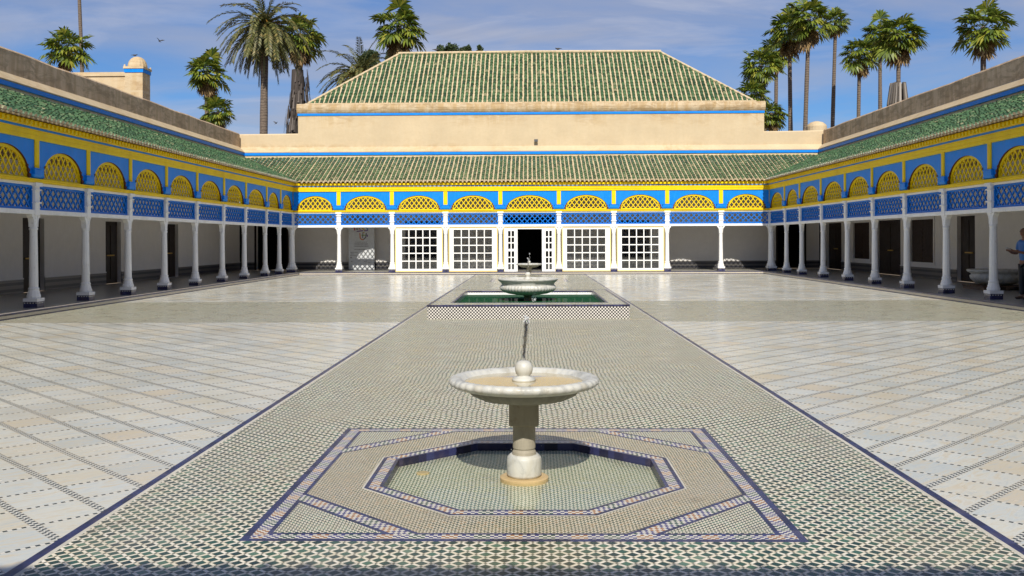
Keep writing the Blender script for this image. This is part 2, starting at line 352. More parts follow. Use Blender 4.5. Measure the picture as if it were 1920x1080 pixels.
# ------------------------------------------------------------------ mesh helpers
class MB:
    def __init__(s): s.v = []; s.f = []; s.m = []; s.uv = {}
    def face(s, pts, m=0, uv=None):
        i = len(s.v); s.v += [tuple(p) for p in pts]; s.f.append(tuple(range(i, i + len(pts)))); s.m.append(m)
        if uv: s.uv[len(s.f) - 1] = uv
    def add(s, vs, fs, m=0):
        i = len(s.v); s.v += [tuple(p) for p in vs]
        for f in fs: s.f.append(tuple(i + k for k in f)); s.m.append(m)
    def box(s, x0, x1, y0, y1, z0, z1, m=0):
        s.add([(x0, y0, z0), (x1, y0, z0), (x1, y1, z0), (x0, y1, z0), (x0, y0, z1), (x1, y0, z1), (x1, y1, z1), (x0, y1, z1)],
              [(3, 2, 1, 0), (4, 5, 6, 7), (0, 1, 5, 4), (1, 2, 6, 5), (2, 3, 7, 6), (3, 0, 4, 7)], m)
    def prism(s, prof, x0, x1, m=0):                      # profile (y,z) extruded along x
        n = len(prof)
        s.add([(x0, a, b) for a, b in prof] + [(x1, a, b) for a, b in prof],
              [(k, (k + 1) % n, n + (k + 1) % n, n + k) for k in range(n)] + [tuple(range(n))[::-1], tuple(range(n, 2 * n))], m)
    def plate(s, pts, y0, y1, m=0):                       # outline (x,z) extruded along y
        n = len(pts)
        s.add([(a, y0, b) for a, b in pts] + [(a, y1, b) for a, b in pts],
              [(k, (k + 1) % n, n + (k + 1) % n, n + k) for k in range(n)] + [tuple(range(n))[::-1], tuple(range(n, 2 * n))], m)
    def bar(s, p, q, w, y0, y1, m=0):                     # flat bar between (x,z) points in a y-slab
        dx, dz = q[0] - p[0], q[1] - p[1]; L = math.hypot(dx, dz)
        if L < 1e-4: return
        nx, nz = -dz / L * w / 2, dx / L * w / 2
        s.plate([(p[0] - nx, p[1] - nz), (q[0] - nx, q[1] - nz), (q[0] + nx, q[1] + nz), (p[0] + nx, p[1] + nz)], y0, y1, m)
    def lathe(s, prof, n=24, c=(0, 0, 0), m=0, mod=None, rot=0, caps=True):
        vs = []
        for j, (r, z) in enumerate(prof):
            for k in range(n):
                a = rot + 2 * PI * k / n; rr = r * (mod(j, a) if mod else 1)
                vs.append((c[0] + rr * math.cos(a), c[1] + rr * math.sin(a), c[2] + z))
        fs = [(j * n + k, j * n + (k + 1) % n, (j + 1) * n + (k + 1) % n, (j + 1) * n + k) for j in range(len(prof) - 1) for k in range(n)]
        if caps: fs += [tuple(range(n))[::-1], tuple(range((len(prof) - 1) * n, len(prof) * n))]
        s.add(vs, fs, m)
    def tube(s, pts, rad, n=6, m=0):
        pts = [Vector(p) for p in pts]; vs = []
        for i, p in enumerate(pts):
            d = (pts[min(i + 1, len(pts) - 1)] - pts[max(i - 1, 0)]).normalized()
            a = d.cross(Vector((0, 0, 1)) if abs(d.z) < .9 else Vector((1, 0, 0))).normalized(); b = d.cross(a)
            r = rad[i] if isinstance(rad, (list, tuple)) else rad
            vs += [p + a * r * math.cos(2 * PI * k / n) + b * r * math.sin(2 * PI * k / n) for k in range(n)]
        L = len(pts)
        s.add(vs, [(i * n + k, i * n + (k + 1) % n, (i + 1) * n + (k + 1) % n, (i + 1) * n + k) for i in range(L - 1) for k in range(n)] + [tuple(range(n))[::-1], tuple(range((L - 1) * n, L * n))], m)
    def build(s, name, mats, parent=None, smooth=False, loc=None):
        me = bpy.data.meshes.new(name); me.from_pydata(s.v, [], s.f)
        for q in (mats if isinstance(mats, (list, tuple)) else [mats]): me.materials.append(M[q])
        me.polygons.foreach_set('material_index', s.m)
        if s.uv:
            ul = me.uv_layers.new(name='UVMap')
            for fi, uv in s.uv.items():
                for li, c in zip(me.polygons[fi].loop_indices, uv): ul.data[li].uv = c
        if smooth: me.polygons.foreach_set('use_smooth', [True] * len(me.polygons))
        me.validate(); me.update()
        o = bpy.data.objects.new(name, me); COL.objects.link(o)
        if parent: o.parent = parent
        if loc: o.location = loc
        return o
def fixn(o):
    import bmesh
    b = bmesh.new(); b.from_mesh(o.data); bmesh.ops.recalc_face_normals(b, faces=b.faces); b.to_mesh(o.data); b.free(); return o
def tag(o, label=None, cat=None, group=None, kind=None):
    if label: o['label'] = label
    if cat: o['category'] = cat
    if group: o['group'] = group
    if kind: o['kind'] = kind
    return o
def empty(name, loc, rz=0, **k):
    o = bpy.data.objects.new(name, None); COL.objects.link(o); o.location = loc; o.rotation_euler = (0, 0, rz); o.empty_display_size = .3
    return tag(o, k.get('label'), k.get('cat'), k.get('group'))
def bevel(o, w, seg=2):
    b = o.modifiers.new('bevel', 'BEVEL'); b.width = w; b.segments = seg; b.limit_method = 'ANGLE'; return o
# ------------------------------------------------------------------ layout numbers (metres)
CL = 11.9                       # side column lines at x = -+CL
CY = 47.2                       # back column line
GD = 3.7                        # gallery depth behind the column line
ST = .5                         # platform reaches this far in front of the columns
PZ = .13                        # platform height
FX, FY, FY2 = -.05, 6.96, 40.3  # fountain axes
PW = 23.55                      # pool centre
# ------------------------------------------------------------------ ground and floors
b = MB(); b.face([(-1500, -1500, -.25), (1500, -1500, -.25), (1500, 1500, -.25), (-1500, 1500, -.25)])
tag(b.build('ground', 'ground'), 'bare earth around the palace', 'ground', kind='structure')
E = CL - ST; B0, B1 = 19.7, 26.3
b = MB()
for s in (-1, 1):
    for y0, y1 in ((-1, B0), (B1, CY - ST)):
        b.face([(x, y, 0) for x, y in ((s * 2.70, y0), (s * E, y0), (s * E, y1), (s * 2.70, y1))][::s])
tag(b.build('courtyard_floor', 'slab'), 'pale marble slab floor with diagonal mosaic lines', 'floor', kind='structure')
b = MB()
for s in (-1, 1): b.face([(s * 2.70, B0, 0), (s * E, B0, 0), (s * E, B1, 0), (s * 2.70, B1, 0)][::s])
tag(b.build('cross_walkway', 'walk'), 'green and white mosaic band crossing the courtyard', 'path', kind='structure')
PH = 1.61
b = MB()
def rect(b, x0, x1, y0, y1, z=0, m=0): b.face([(x0, y0, z), (x1, y0, z), (x1, y1, z), (x0, y1, z)], m)
rect(b, -2.61, FX - PH, -1, CY - ST); rect(b, FX + PH, 2.61, -1, CY - ST)
for y0, y1 in ((-1, FY - PH), (FY + PH, FY2 - PH), (FY2 + PH, CY - ST)): rect(b, FX - PH, FX + PH, y0, y1)
for s in (-1, 1):
    a, c, d = s * 2.61, s * 2.64, s * 2.70
    rect(b, min(a, c), max(a, c), -1, CY - ST, 0, 1); rect(b, min(c, d), max(c, d), -1, CY - ST, 0, 2)
tag(b.build('walkway', ['walk', 'cream', 'navy']), 'central walkway of green and white zellige edged in navy', 'path', kind='structure')
def octo(ap, cx, cy, z):
    k = math.tan(PI / 8) * ap
    return [(cx + a, cy + c, z) for a, c in ((ap, -k), (ap, k), (k, ap), (-k, ap), (-ap, k), (-ap, -k), (-k, -ap), (k, -ap))]
def panel(cy):
    b = MB(); cx = FX
    def sqring(h0, h1, m):
        o = [(-h0, -h0), (h0, -h0), (h0, h0), (-h0, h0)]; i = [(-h1, -h1), (h1, -h1), (h1, h1), (-h1, h1)]
        for k in range(4):
            p, q, r, s_ = o[k], o[(k + 1) % 4], i[(k + 1) % 4], i[k]; d = h0 - h1
            b.face([(cx + a, cy + c, 0) for a, c in (p, q, r, s_)], m, [(-h0, d), (h0, d), (h1, 0), (-h1, 0)])
    def ring(a0, a1, m):
        o, i = octo(a0, cx, cy, 0), octo(a1, cx, cy, 0); k0, k1 = math.tan(PI / 8) * a0, math.tan(PI / 8) * a1
        for k in range(8):
            b.face([o[k], o[(k + 1) % 8], i[(k + 1) % 8], i[k]], m, [(-k0, a0 - a1), (k0, a0 - a1), (k1, 0), (-k1, 0)])
    sqring(PH, 1.564, 0); sqring(1.564, 1.485, 1)
    R = 1.485
    ring(R, R - .028, 0); ring(R - .028, 1.113, 2); ring(1.113, 1.10, 4); ring(1.10, 1.07, 0); ring(1.07, 1.0, 1); ring(1.0, .975, 0)
    s2 = math.sqrt(2)
    for sx_ in (-1, 1):
        for sy_ in (-1, 1):
            def P(lx, ly): return (cx + sx_ * lx, cy + sy_ * ly, 0)
            def cut(d): return d * s2 - R              # point on side x=R where diagonal line at distance d meets it
            fl = sx_ * sy_ < 0
            def F_(pts, m, uv=None):
                if fl: pts = pts[::-1]; uv = uv[::-1] if uv else None
                b.face(pts, m, uv)
            d0, d1, d2 = R, R + .093, R + .121
            L0 = (R - cut(d0)) / 2 * s2
            for a, c, m in ((d0, d1, 1), (d1, d2, 0)):
                la, lc = (R - cut(a)) / s2, (R - cut(c)) / s2
                F_([P(cut(a), R), P(R, cut(a)), P(R, cut(c)), P(cut(c), R)][::-1], m, [(-la, 0), (la, 0), (lc, c - a), (-lc, c - a)][::-1])
            k = cut(d2); w = .03; k2 = k + w * (1 + s2) - w     # triangle (k,R),(R,k),(R,R), legs framed in navy
            i0, i1, i2 = P(k + w, R - w), P(R - w, k + w), P(R - w, R - w)
            F_([P(k, R), P(R, R), i2, i0], 0); F_([P(R, R), P(R, k), i1, i2], 0)
            F_([i0, i2, i1], 3); F_([P(k, R), i0, i1, P(R, k)], 3)
    o = b.build('mosaic_panel', ['navy', 'band', 'beige', 'fine', 'cream'])
    tag(o, 'square mosaic panel with octagon round the %s fountain' % ('nearest' if cy < 20 else 'farthest'), 'mosaic', kind='structure')
    b = MB(); t0, t1 = octo(.975, cx, cy, 0), octo(.975, cx, cy, -.062)
    for k in range(8): b.face([t0[(k + 1) % 8], t0[k], t1[k], t1[(k + 1) % 8]], 0)
    b.face(t1, 1)
    tag(b.build('sunken_basin', ['navy', 'pool_tile']), 'sunken octagonal basin floor of green and white zellige, %s' % ('nearest' if cy < 20 else 'farthest'), 'basin', kind='structure')
    b = MB(); b.face(octo(.973, cx, cy, -.045))
    tag(b.build('water', 'water'), 'shallow clear water in the %s octagonal basin' % ('nearest' if cy < 20 else 'farthest'), 'water', kind='structure')
panel(FY); panel(FY2)
# gallery platforms: tiled top, riser with navy bands
b = MB()
def platform(b, o, ax, u0, u1, d1):           # o origin on riser line, ax 'x' or 'y'
    pass
def plat_strip(pts_front, pts_back):
    """front edge p->q, back edge; top surface plus riser bands"""
    (p, q), (r, s_) = pts_front, pts_back
    def L(a, c, f): return (a[0] + (c[0] - a[0]) * f, a[1] + (c[1] - a[1]) * f)
    D = math.hypot(s_[0] - p[0], s_[1] - p[1])
    fr = [0, .07 / D, .17 / D, .22 / D, 1]
    for i, m in enumerate((0, 1, 0, 2)):
        a, c = L(p, s_, fr[i]), L(p, s_, fr[i + 1]); d, e = L(q, r, fr[i]), L(q, r, fr[i + 1])
        b.face([(*a, PZ), (*d, PZ), (*e, PZ), (*c, PZ)], m)
    for z0, z1, m in ((0, .032, 0), (.032, .092, 1), (.092, PZ, 0)):
        b.face([(*p, z0), (*q, z0), (*q, z1), (*p, z1)], m)
XW = CL + GD; YW = CY + GD
plat_strip(((-E, CY - ST), (E, CY - ST)), ((E, YW), (-E, YW)))
plat_strip(((-E, -1), (-E, CY - ST)), ((-XW, YW), (-XW, -1)))
plat_strip(((E, CY - ST), (E, -1)), ((XW, -1), (XW, YW)))
plat_strip(((E, -1), (-E, -1)), ((-XW, -5), (XW, -5)))
for s in (-1, 1):                               # corners behind the mitre
    b.face([(s * E, CY - ST, PZ - .004), (s * E, YW, PZ - .004), (s * XW, YW, PZ - .004)][::s], 2)
tag(b.build('gallery_floor', ['navy', 'tanmos', 'gfloor']), 'raised tiled gallery floor with navy banded step', 'floor', kind='structure')
# ------------------------------------------------------------------ roof of half-round tiles
def tile_roof(b, ext, y0, z0, y1, z1, period=.215, rad=.079, course=.31, pans=True, seed=1, lip=True):
    """ext(s) -> (u0,u1) at slope fraction s. mats: 0 green tile, 1 mortar"""
    rn = random.Random(seed)
    L = math.hypot(y1 - y0, z1 - z0); dy, dz = (y1 - y0) / L, (z1 - z0) / L
    def P(u, d, h): return (u, y0 + dy * d - dz * h, z0 + dz * d + dy * h)
    a0, c0 = ext(0); a1, c1 = ext(1)
    lo, hi = min(a0, a1), max(c0, c1)
    b.face([P(a0, 0, 0), P(c0, 0, 0), P(c1, L, 0), P(a1, L, 0)], 1)
    n = int((hi - lo) / period)
    off = (hi - lo - n * period) / 2 + period / 2
    for i in range(n):
        u = lo + off + i * period + rn.uniform(-.012, .012)
        def lim(frac_ok):
            ds = [k / 400 for k in range(401) if ext(k / 400)[0] + rad * .5 <= u <= ext(k / 400)[1] - rad * .5]
            return (ds[0] * L, ds[-1] * L) if ds else None
        if a0 + rad <= u <= c0 - rad and a1 + rad <= u <= c1 - rad: r = (0, L)
        else: r = lim(0)
        if not r: continue
        s0, s1 = r; first = s0 < .01
        d = s0 - (.05 if first and rad > .05 else 0); k = 0
        drift = rn.uniform(-.01, .01)
        while d < s1 - .02:
            e = min(d + course * rn.uniform(.93, 1.07), s1)
            uu = u + rn.uniform(-.009, .009); r0, r1 = rad * rn.uniform(.97, 1.08), rad * rn.uniform(.86, .93); h0 = rn.uniform(.018, .032); h1 = rn.uniform(.0, .006)
            vs = []
            for dd, rr, hh in ((d, r0, h0), (e + .03 if e < s1 else e, r1, h1)):
                for q in range(6):
                    a = PI * q / 5; vs.append(P(uu + rr * math.cos(a), dd, hh + rr * .95 * math.sin(a)))
            b.add(vs, [(q, q + 1, 7 + q, 6 + q) for q in range(5)], 0)
            b.face([vs[q] for q in range(6)][::-1], 0 if not first or k else 1)
            d = e; k += 1
        if lip and first:                        # mortar-filled pan end between two cover tiles
            uu = u + period / 2
            vs = []
            for dd, rr in ((-.09, .05), (.12, .045)):
                for q in range(6):
                    a = PI * q / 5; vs.append(P(uu + rr * math.cos(a), dd, .012 - rr * math.sin(a)))
            b.add(vs, [(q, q + 1, 7 + q, 6 + q) for q in range(5)] + [(0, 1, 2, 3, 4, 5), (0, 6, 11, 5)], 1)
# ------------------------------------------------------------------ gallery parts, local frame: x along, y into the building
ZB0, ZB1 = 2.36, 2.47; ZP1 = 3.05; ZY0, ZY1 = 3.12, 3.21; ZS = 4.14; ZA = 4.37; ZC = 4.43; ZE = 4.62
EO = .30                                                   # eave overhang
def column_mesh(wide=False):
    k = 1.45 if wide else 1
    b = MB(); h = .172 * (1.3 if wide else 1)
    b.box(-h, h, -h, h, PZ + .145, PZ + .225)
    z = PZ + .225
    prof = [(.15 * k, 0), (.162 * k, .03), (.162 * k, .06), (.145 * k, .09), (.138 * k, .13), (.118 * k, .2), (.128 * k, .215), (.128 * k, .235), (.104 * k, .26), (.101 * k, .6), (.089 * k, 1.55), (.087 * k, 1.62), (.102 * k, 1.64), (.102 * k, 1.67), (.089 * k, 1.69), (.089 * k, 2.02)]
    b.lathe([(r, z + q) for r, q in prof], 12, rot=PI / 12)
    b.box(-.102 * k, .102 * k, -.102 * k, .102 * k, ZB0 - .02, ZY0 - .09)
    b.box(-.135 * k, .135 * k, -.135 * k, .135 * k, 2.62, 2.655); b.box(-.14 * k, .14 * k, -.14 * k, .14 * k, 2.93, 2.96); b.box(-.15 * k, .15 * k, -.15 * k, .15 * k, ZY0 - .09, ZY0 - .002)
    for s in (-1, 1):                                      # curved bracket under the beam
        pts = [(s * .08 * k, ZB0 - .30), (s * .095 * k, ZB0 - .30)]
        pts += [(s * (.095 * k + .085 * (1 - math.cos(a))), ZB0 - .25 + .19 * math.sin(a)) for a in [PI / 2 * q / 5 for q in range(6)]]
        pts += [(s * (.095 * k + .095), ZB0 - .03), (s * (.095 * k + .095), ZB0 - .003), (s * .08 * k, ZB0 - .003)]
        b.plate(pts if s > 0 else pts[::-1], -.07, .07)
    return b
def plinth_mesh(wide=False):
    h = .165 * (1.3 if wide else 1); b = MB()
    b.box(-h, h, -h, h, PZ, PZ + .10, 0); b.box(-h + .003, h - .003, -h + .003, h - .003, PZ + .10, PZ + .125, 1); b.box(-h, h, -h, h, PZ + .125, PZ + .143, 0)
    return b
CACHE = {}
def put(name, key, make, mats, parent, loc=(0, 0, 0), smooth=False, fix=True):
    """link a mesh; equal keys share one mesh"""
    if key in CACHE:
        o = CACHE[key].copy(); COL.objects.link(o); o.parent = parent; o.location = loc; o.name = name; return o
    o = make().build(name, mats, parent, smooth, loc)
    if fix: fixn(o)
    CACHE[key] = o; return o
def clip_line(p, d, inside, n=160, L=4):
    ts = [-L + 2 * L * k / n for k in range(n + 1)]
    ok = [t_ for t_ in ts if inside(p[0] + d[0] * t_, p[1] + d[1] * t_)]
    if len(ok) < 2: return None
    def refine(tin, tout):
        for _ in range(18):
            m_ = (tin + tout) / 2
            if inside(p[0] + d[0] * m_, p[1] + d[1] * m_): tin = m_
            else: tout = m_
        return tin
    st = ts[1] - ts[0]; a, c = refine(ok[0], ok[0] - st), refine(ok[-1], ok[-1] + st)
    return (p[0] + d[0] * a, p[1] + d[1] * a), (p[0] + d[0] * c, p[1] + d[1] * c)
def lattice_bars(b, uc, zc, half, pu, pz, inside, w, ya, yb):
    n = int(half / pu) + 6
    for s in (-1, 1):
        d = Vector((pu, s * pz)).normalized()
        for k in range(-n, n + 1):
            r = clip_line((uc + k * pu, zc), d, inside)
            if r: b.bar(r[0], r[1], w, ya + (s + 1) * .004, yb + (s + 1) * .004)
def arch_pts(a, rise, n=28):
    return [(a * math.cos(PI * k / n), rise * math.sin(PI * k / n) ** .92) for k in range(n + 1)]
def spandrel_mesh(w):                                      # blue wall with an arched hole, brown reveal, local 0..w
    b = MB(); uc = w / 2; a = w / 2 - .30; rise = .73; y0, y1 = -.075, .06; e0, e1 = .102, w - .102
    ap = [(uc + x, ZY1 + z) for x, z in arch_pts(a, rise)][::-1]
    for y, fl in ((y0, False), (y1, True)):
        for k in range(len(ap) - 1):
            q = [(ap[k][0], y, ap[k][1]), (ap[k + 1][0], y, ap[k + 1][1]), (ap[k + 1][0], y, ZS), (ap[k][0], y, ZS)]
            b.face(q[::-1] if fl else q, 0)
        for x0, x1 in ((e0, uc - a), (uc + a, e1)):
            q = [(x0, y, ZY1), (x1, y, ZY1), (x1, y, ZS), (x0, y, ZS)]; b.face(q[::-1] if fl else q, 0)
    for k in range(len(ap) - 1):
        b.face([(ap[k][0], y0, ap[k][1]), (ap[k][0], y1, ap[k][1]), (ap[k + 1][0], y1, ap[k + 1][1]), (ap[k + 1][0], y0, ap[k + 1][1])], 1)
    # cusped brown trim against the reveal near the springing
    for s in (-1, 1):
        for z, r in ((.07, .055), (.19, .045), (.30, .035)):
            x = a * math.sqrt(max(0, 1 - (z / rise) ** 2))
            c = (uc + s * x, ZY1 + z); pts = [(c[0] + r * math.cos(q * PI / 4), c[1] + r * math.sin(q * PI / 4)) for q in range(8)]
            b.plate(pts, y0 - .006, y0 + .03, 1)
    return b
def grille_frame_mesh(w):
    b = MB(); uc = w / 2; a = w / 2 - .305; rise = .722; t_ = .075
    o = arch_pts(a, rise); i = arch_pts(a - t_, rise - t_)
    for k in range(len(o) - 1):
        P = [o[k], o[k + 1], i[k + 1], i[k]]
        b.plate([(uc + x, ZY1 + max(z, .001)) for x, z in P], -.03, .03)
    b.box(uc - a + .005, uc + a - .005, -.028, .028, ZY1 + .001, ZY1 + .045)
    return b
def grille_lattice_mesh(w):
    b = MB(); uc = w / 2; a = w / 2 - .365; rise = .665
    ins = lambda x, z: z > ZY1 + .03 and ((x - uc) / a) ** 2 + ((max(z - ZY1, 0)) / rise) ** 2 < 1
    lattice_bars(b, uc, ZY1 + .045, a + .8, .235, .30, ins, .036, -.018, .008)
    return b
def panel_frame_mesh(w):
    b = MB(); x0, x1, z0, z1, t_ = .118, w - .118, ZB1 + .002, ZP1, .055
    b.box(x0, x1, -.04, .04, z0, z0 + t_); b.box(x0, x1, -.04, .04, z1 - t_, z1)
    b.box(x0, x0 + t_, -.038, .038, z0 + t_, z1 - t_); b.box(x1 - t_, x1, -.038, .038, z0 + t_, z1 - t_)
    return b
def panel_lattice_mesh(w):
    b = MB(); x0, x1, z0, z1 = .165, w - .165, ZB1 + .05, ZP1 - .05
    n = max(5, round((x1 - x0) / .255)); pu = (x1 - x0) / n
    ins = lambda x, z: x0 < x < x1 and z0 < z < z1
    lattice_bars(b, (x0 + x1) / 2 + (0 if n % 2 == 0 else pu / 2), (z0 + z1) / 2, (x1 - x0) / 2 + .5, pu, .265, ins, .040, -.022, .008)
    return b
def corbel_mesh():
    b = MB()
    b.prism([(-.15, ZY1 + .225), (.05, ZY1 + .225), (.05, ZY1 + .002), (-.085, ZY1 + .002), (-.12, ZY1 + .03), (-.15, ZY1 + .10)], -.215, .215)
    for s in (-1, 1):
        b.lathe([(.045, 0), (.045, .07)], 10, (s * .215, -.10, ZY1 + .035))
    b.box(-.235, .235, -.165, .05, ZY1 + .227, ZY1 + .25)
    return b
def pilaster_mesh():
    b = MB(); b.box(-.10, .10, -.10, .06, ZY1 + .25, ZS - .001); b.box(-.055, .055, -.108, -.0995, ZY1 + .30, ZS - .06); return b
def wall_mesh(u0, u1, y, th, z0, z1, holes, dado=True):
    """holes (ua, ub, za, zb) sorted; mats 0 wall, 1 dado"""
    b = MB(); x = u0
    for ua, ub, za, zb in sorted(holes) + [(u1, u1, 0, 0)]:
        if ua - x > .001:
            b.box(x, ua, y, y + th, z0, z1, 0)
            if dado: b.box(x, ua, y - .02, y - .003, z0, z0 + .42, 1); b.box(x, ua, y - .03, y - .003, z0 + .42, z0 + .46, 0)
        if ub > ua:
            if zb < z1: b.box(ua, ub, y, y + th, zb, z1, 0)
            if za > z0:
                b.box(ua, ub, y, y + th, z0, za, 0)
                if dado: b.box(ua, ub, y - .02, y - .003, z0, min(za, z0 + .42), 1)
        x = ub
    return b
def gallery(loc, rz, us, ends, eave_ends, top_ends, label, holes, seed, detailed=True):
    root = empty('gallery', loc, rz, label=label, cat='gallery')
    e0, e1 = ends
    # columns
    for i, u in enumerate(us):
        if not detailed and i % 2: continue
        wide = detailed and ((abs(loc[1] - CY) < .1 and i in (0, len(us) - 1)))
        c = put('column', ('col', wide), lambda: column_mesh(wide), 'white', root, (u, 0, 0), fix=True)
        put('plinth', ('pl', wide), lambda: plinth_mesh(wide), ['navy', 'bw'], c)
    # long members
    b = MB(); b.box(e0, e1, -.085, .085, ZB0, ZB1); b.box(e0, e1, -.07, .07, ZP1 + .002, ZY0 - .002); bevel(b.build('beam', 'white', root), .008)
    b = MB(); b.box(e0, e1, -.125, .09, ZY0, ZY1 - .03); b.box(e0, e1, -.15, .09, ZY1 - .029, ZY1 - .001); bevel(b.build('sill_moulding', 'yellow', root), .006)
    b = MB(); b.box(e0, e1, -.12, .10, ZS, ZS + .1); b.box(e0, e1, -.135, .10, ZS + .101, ZA - .03); b.box(e0, e1, -.15, .1, ZA - .029, ZA); bevel(b.build('architrave', 'yellow', root), .006)
    b = MB(); b.box(e0, e1, -.13, .1, ZA + .001, ZC - .001); b.build('frieze_band', 'blue', root)
    b = MB(); b.prism([(.1, ZC), (-.15, ZC), (-.16, ZC + .05), (-.20, ZC + .07), (-.20, ZC + .12), (-.235, ZE - .055), (.1, ZE - .055)], e0, e1)
    n = int((e1 - e0) / .2)
    for k in range(n):
        u = e0 + (k + .5) * (e1 - e0) / n; b.box(u - .05, u + .05, -.245, -.15, ZC + .02, ZC + .115)
    b.build('cornice', 'yellow', root)
    if detailed:
        for i in range(len(us) - 1):
            w = round(us[i + 1] - us[i], 3); L = (us[i], 0, 0)
            put('spandrel', ('sp', w), lambda: spandrel_mesh(w), ['blue', 'brown'], root, L)
            g = put('arch_grille', ('gf', w), lambda: grille_frame_mesh(w), 'yellow', root, L)
            put('lattice', ('gl', w), lambda: grille_lattice_mesh(w), 'yellow', g)
            p = put('lattice_panel', ('pf', w), lambda: panel_frame_mesh(w), 'deep_blue', root, L)
            put('lattice', ('plt', w), lambda: panel_lattice_mesh(w), 'deep_blue', p)
        for u in us:
            put('corbel', 'corbel', corbel_mesh, 'blue', root, (u, 0, 0)); put('pilaster', 'pilaster', pilaster_mesh, 'yellow', root, (u, 0, 0))
    # roof, ceiling
    b = MB(); dz = 1.52
    ext = lambda s: (eave_ends[0] + (top_ends[0] - eave_ends[0]) * s, eave_ends[1] + (top_ends[1] - eave_ends[1]) * s)
    tile_roof(b, ext, -EO, ZE, GD - .2, ZE + dz, seed=seed, lip=detailed, rad=.079 if detailed else .03)
    for i in (0, 1):                                       # mortar in the valley and along the eave board
        if abs(top_ends[i] - eave_ends[i]) > 1: b.tube([(eave_ends[i], -EO, ZE + .03), (top_ends[i], GD - .2, ZE + dz + .03)], .055, 8, 1)
    b.tube([(top_ends[0], GD - .22, ZE + dz + .03), (top_ends[1], GD - .22, ZE + dz + .03)], .09, 8, 1)
    b.build('roof', ['tile', 'pan'], root)
    b = MB(); b.face([(eave_ends[0], -EO + .02, ZE - .03), (eave_ends[1], -EO + .02, ZE - .03), (eave_ends[1], .1, ZE - .03), (eave_ends[0], .1, ZE - .03)]); b.box(e0, e1, .101, GD, ZS + .05, ZS + .12); b.build('ceiling', 'soffit', root)
    # rear wall with openings
    w0, w1 = top_ends
    fixn(wall_mesh(w0, w1, GD, .3, PZ, ZE + 1.4, [h[:4] for h in holes]).build('wall', ['wall', 'dado'], root))
    for ua, ub, za, zb, kind in holes:
        if kind == 'door':
            b = MB(); b.box(ua, ub, GD + .14, GD + .2, za, zb); m_ = (ua + ub) / 2
            for x0, x1 in ((ua + .06, m_ - .03), (m_ + .03, ub - .06)):
                for z0, z1 in ((za + .15, za + 1.0), (za + 1.1, zb - .15)): b.box(x0, x1, GD + .115, GD + .139, z0, z1)
            d = bevel(b.build('door', 'wood', root), .008)
            b = MB(); b.box(m_ - .3, m_ + .3, GD + .09, GD + .114, za + 1.03, za + 1.075); b.build('handle', 'brass', d)
        elif kind == 'shutter':
            b = MB(); b.box(ua, ub, GD + .05, GD + .1, za, zb); n = 9; m_ = (ua + ub) / 2
            for k in range(n):
                z = za + .1 + k * (zb - za - .2) / n; b.box(ua + .06, m_ - .02, GD + .03, GD + .049, z, z + .1); b.box(m_ + .02, ub - .06, GD + .03, GD + .049, z, z + .1)
            b.build('shutter', 'shutter', root)
            b = MB()
            for x0, x1, z0, z1 in ((ua - .1, ua, za - .1, zb + .1), (ub, ub + .1, za - .1, zb + .1), (ua, ub, zb, zb + .1), (ua, ub, za - .1, za)): b.box(x0, x1, GD - .03, GD - .002, z0, z1)
            b.build('window_frame', 'wall', root)
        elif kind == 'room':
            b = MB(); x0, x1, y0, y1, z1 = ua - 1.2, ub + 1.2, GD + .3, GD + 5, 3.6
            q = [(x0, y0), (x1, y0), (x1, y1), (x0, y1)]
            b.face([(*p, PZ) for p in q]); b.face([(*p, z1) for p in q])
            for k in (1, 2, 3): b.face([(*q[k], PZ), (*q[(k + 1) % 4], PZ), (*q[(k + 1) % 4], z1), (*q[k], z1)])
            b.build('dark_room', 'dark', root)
            b = MB(); b.box(ua - .1, ua, GD - .04, GD - .021, PZ, zb + .1); b.box(ub, ub + .1, GD - .04, GD - .021, PZ, zb + .1); b.box(ua, ub, GD - .04, GD - .021, zb, zb + .1); b.build('door_frame', 'wood', root)
    return root
# back gallery
back_us = [-11.9, -9.53, -6.87, -4.20, -1.47, 1.43, 4.15, 6.79, 9.44, 11.92]
back = gallery((0, CY, 0), 0, back_us, (-CL - .09, CL + .09), (-CL + EO, CL - EO), (-CL - GD + .2, CL + GD - .2),
    'long sunlit gallery facing the camera with five glazed bays and a doorway',
    [(-14.75, -13.1, PZ, 2.6, 'room'), (-6.6, -4.95, PZ, 2.6, 'room'), (-1.35, 1.25, PZ, 2.9, 'room'), (4.75, 6.25, PZ, 2.6, 'room'), (13.2, 14.6, PZ, 2.6, 'room')], 3)
left_us = [14.3, 17.1, 19.87, 22.53, 25.19, 27.87, 30.65, 33.5, 36.46, 39.3, 42.4, 44.8, 47.2]
left = gallery((-CL, 0, 0), PI / 2, left_us, (-1.5, CY - .09), (-1.2, CY - EO), (-1.2, CY + GD - .2),
    'shaded gallery along the left side with white columns and wooden doors in its wall',
    [(24.6, 25.7, PZ, 2.45, 'door'), (28.9, 30.2, PZ, 2.45, 'door'), (34.6, 35.9, PZ, 2.45, 'door'), (40.3, 41.8, PZ, 2.45, 'door')], 4)
right_us = [-y for y in [13.7, 16.4, 19.15, 21.9, 24.63, 27.38, 30.22, 33.02, 35.84, 38.8, 41.84, 44.3, 47.2]][::-1]
right = gallery((CL, 0, 0), -PI / 2, right_us, (-CY + .09, 1.5), (-CY + EO, 1.2), (-CY - GD + .2, 1.2),
    'shaded gallery along the right side with shuttered windows in its wall and a man inside',
    [(-50.3, -47.9, PZ, 2.5, 'door'), (-46.1, -43.9, .75, 2.45, 'shutter'), (-43.1, -40.3, PZ, 2.5, 'door'), (-39.2, -37.0, .75, 2.45, 'shutter'), (-35.0, -33.6, PZ, 2.5, 'door')], 5)
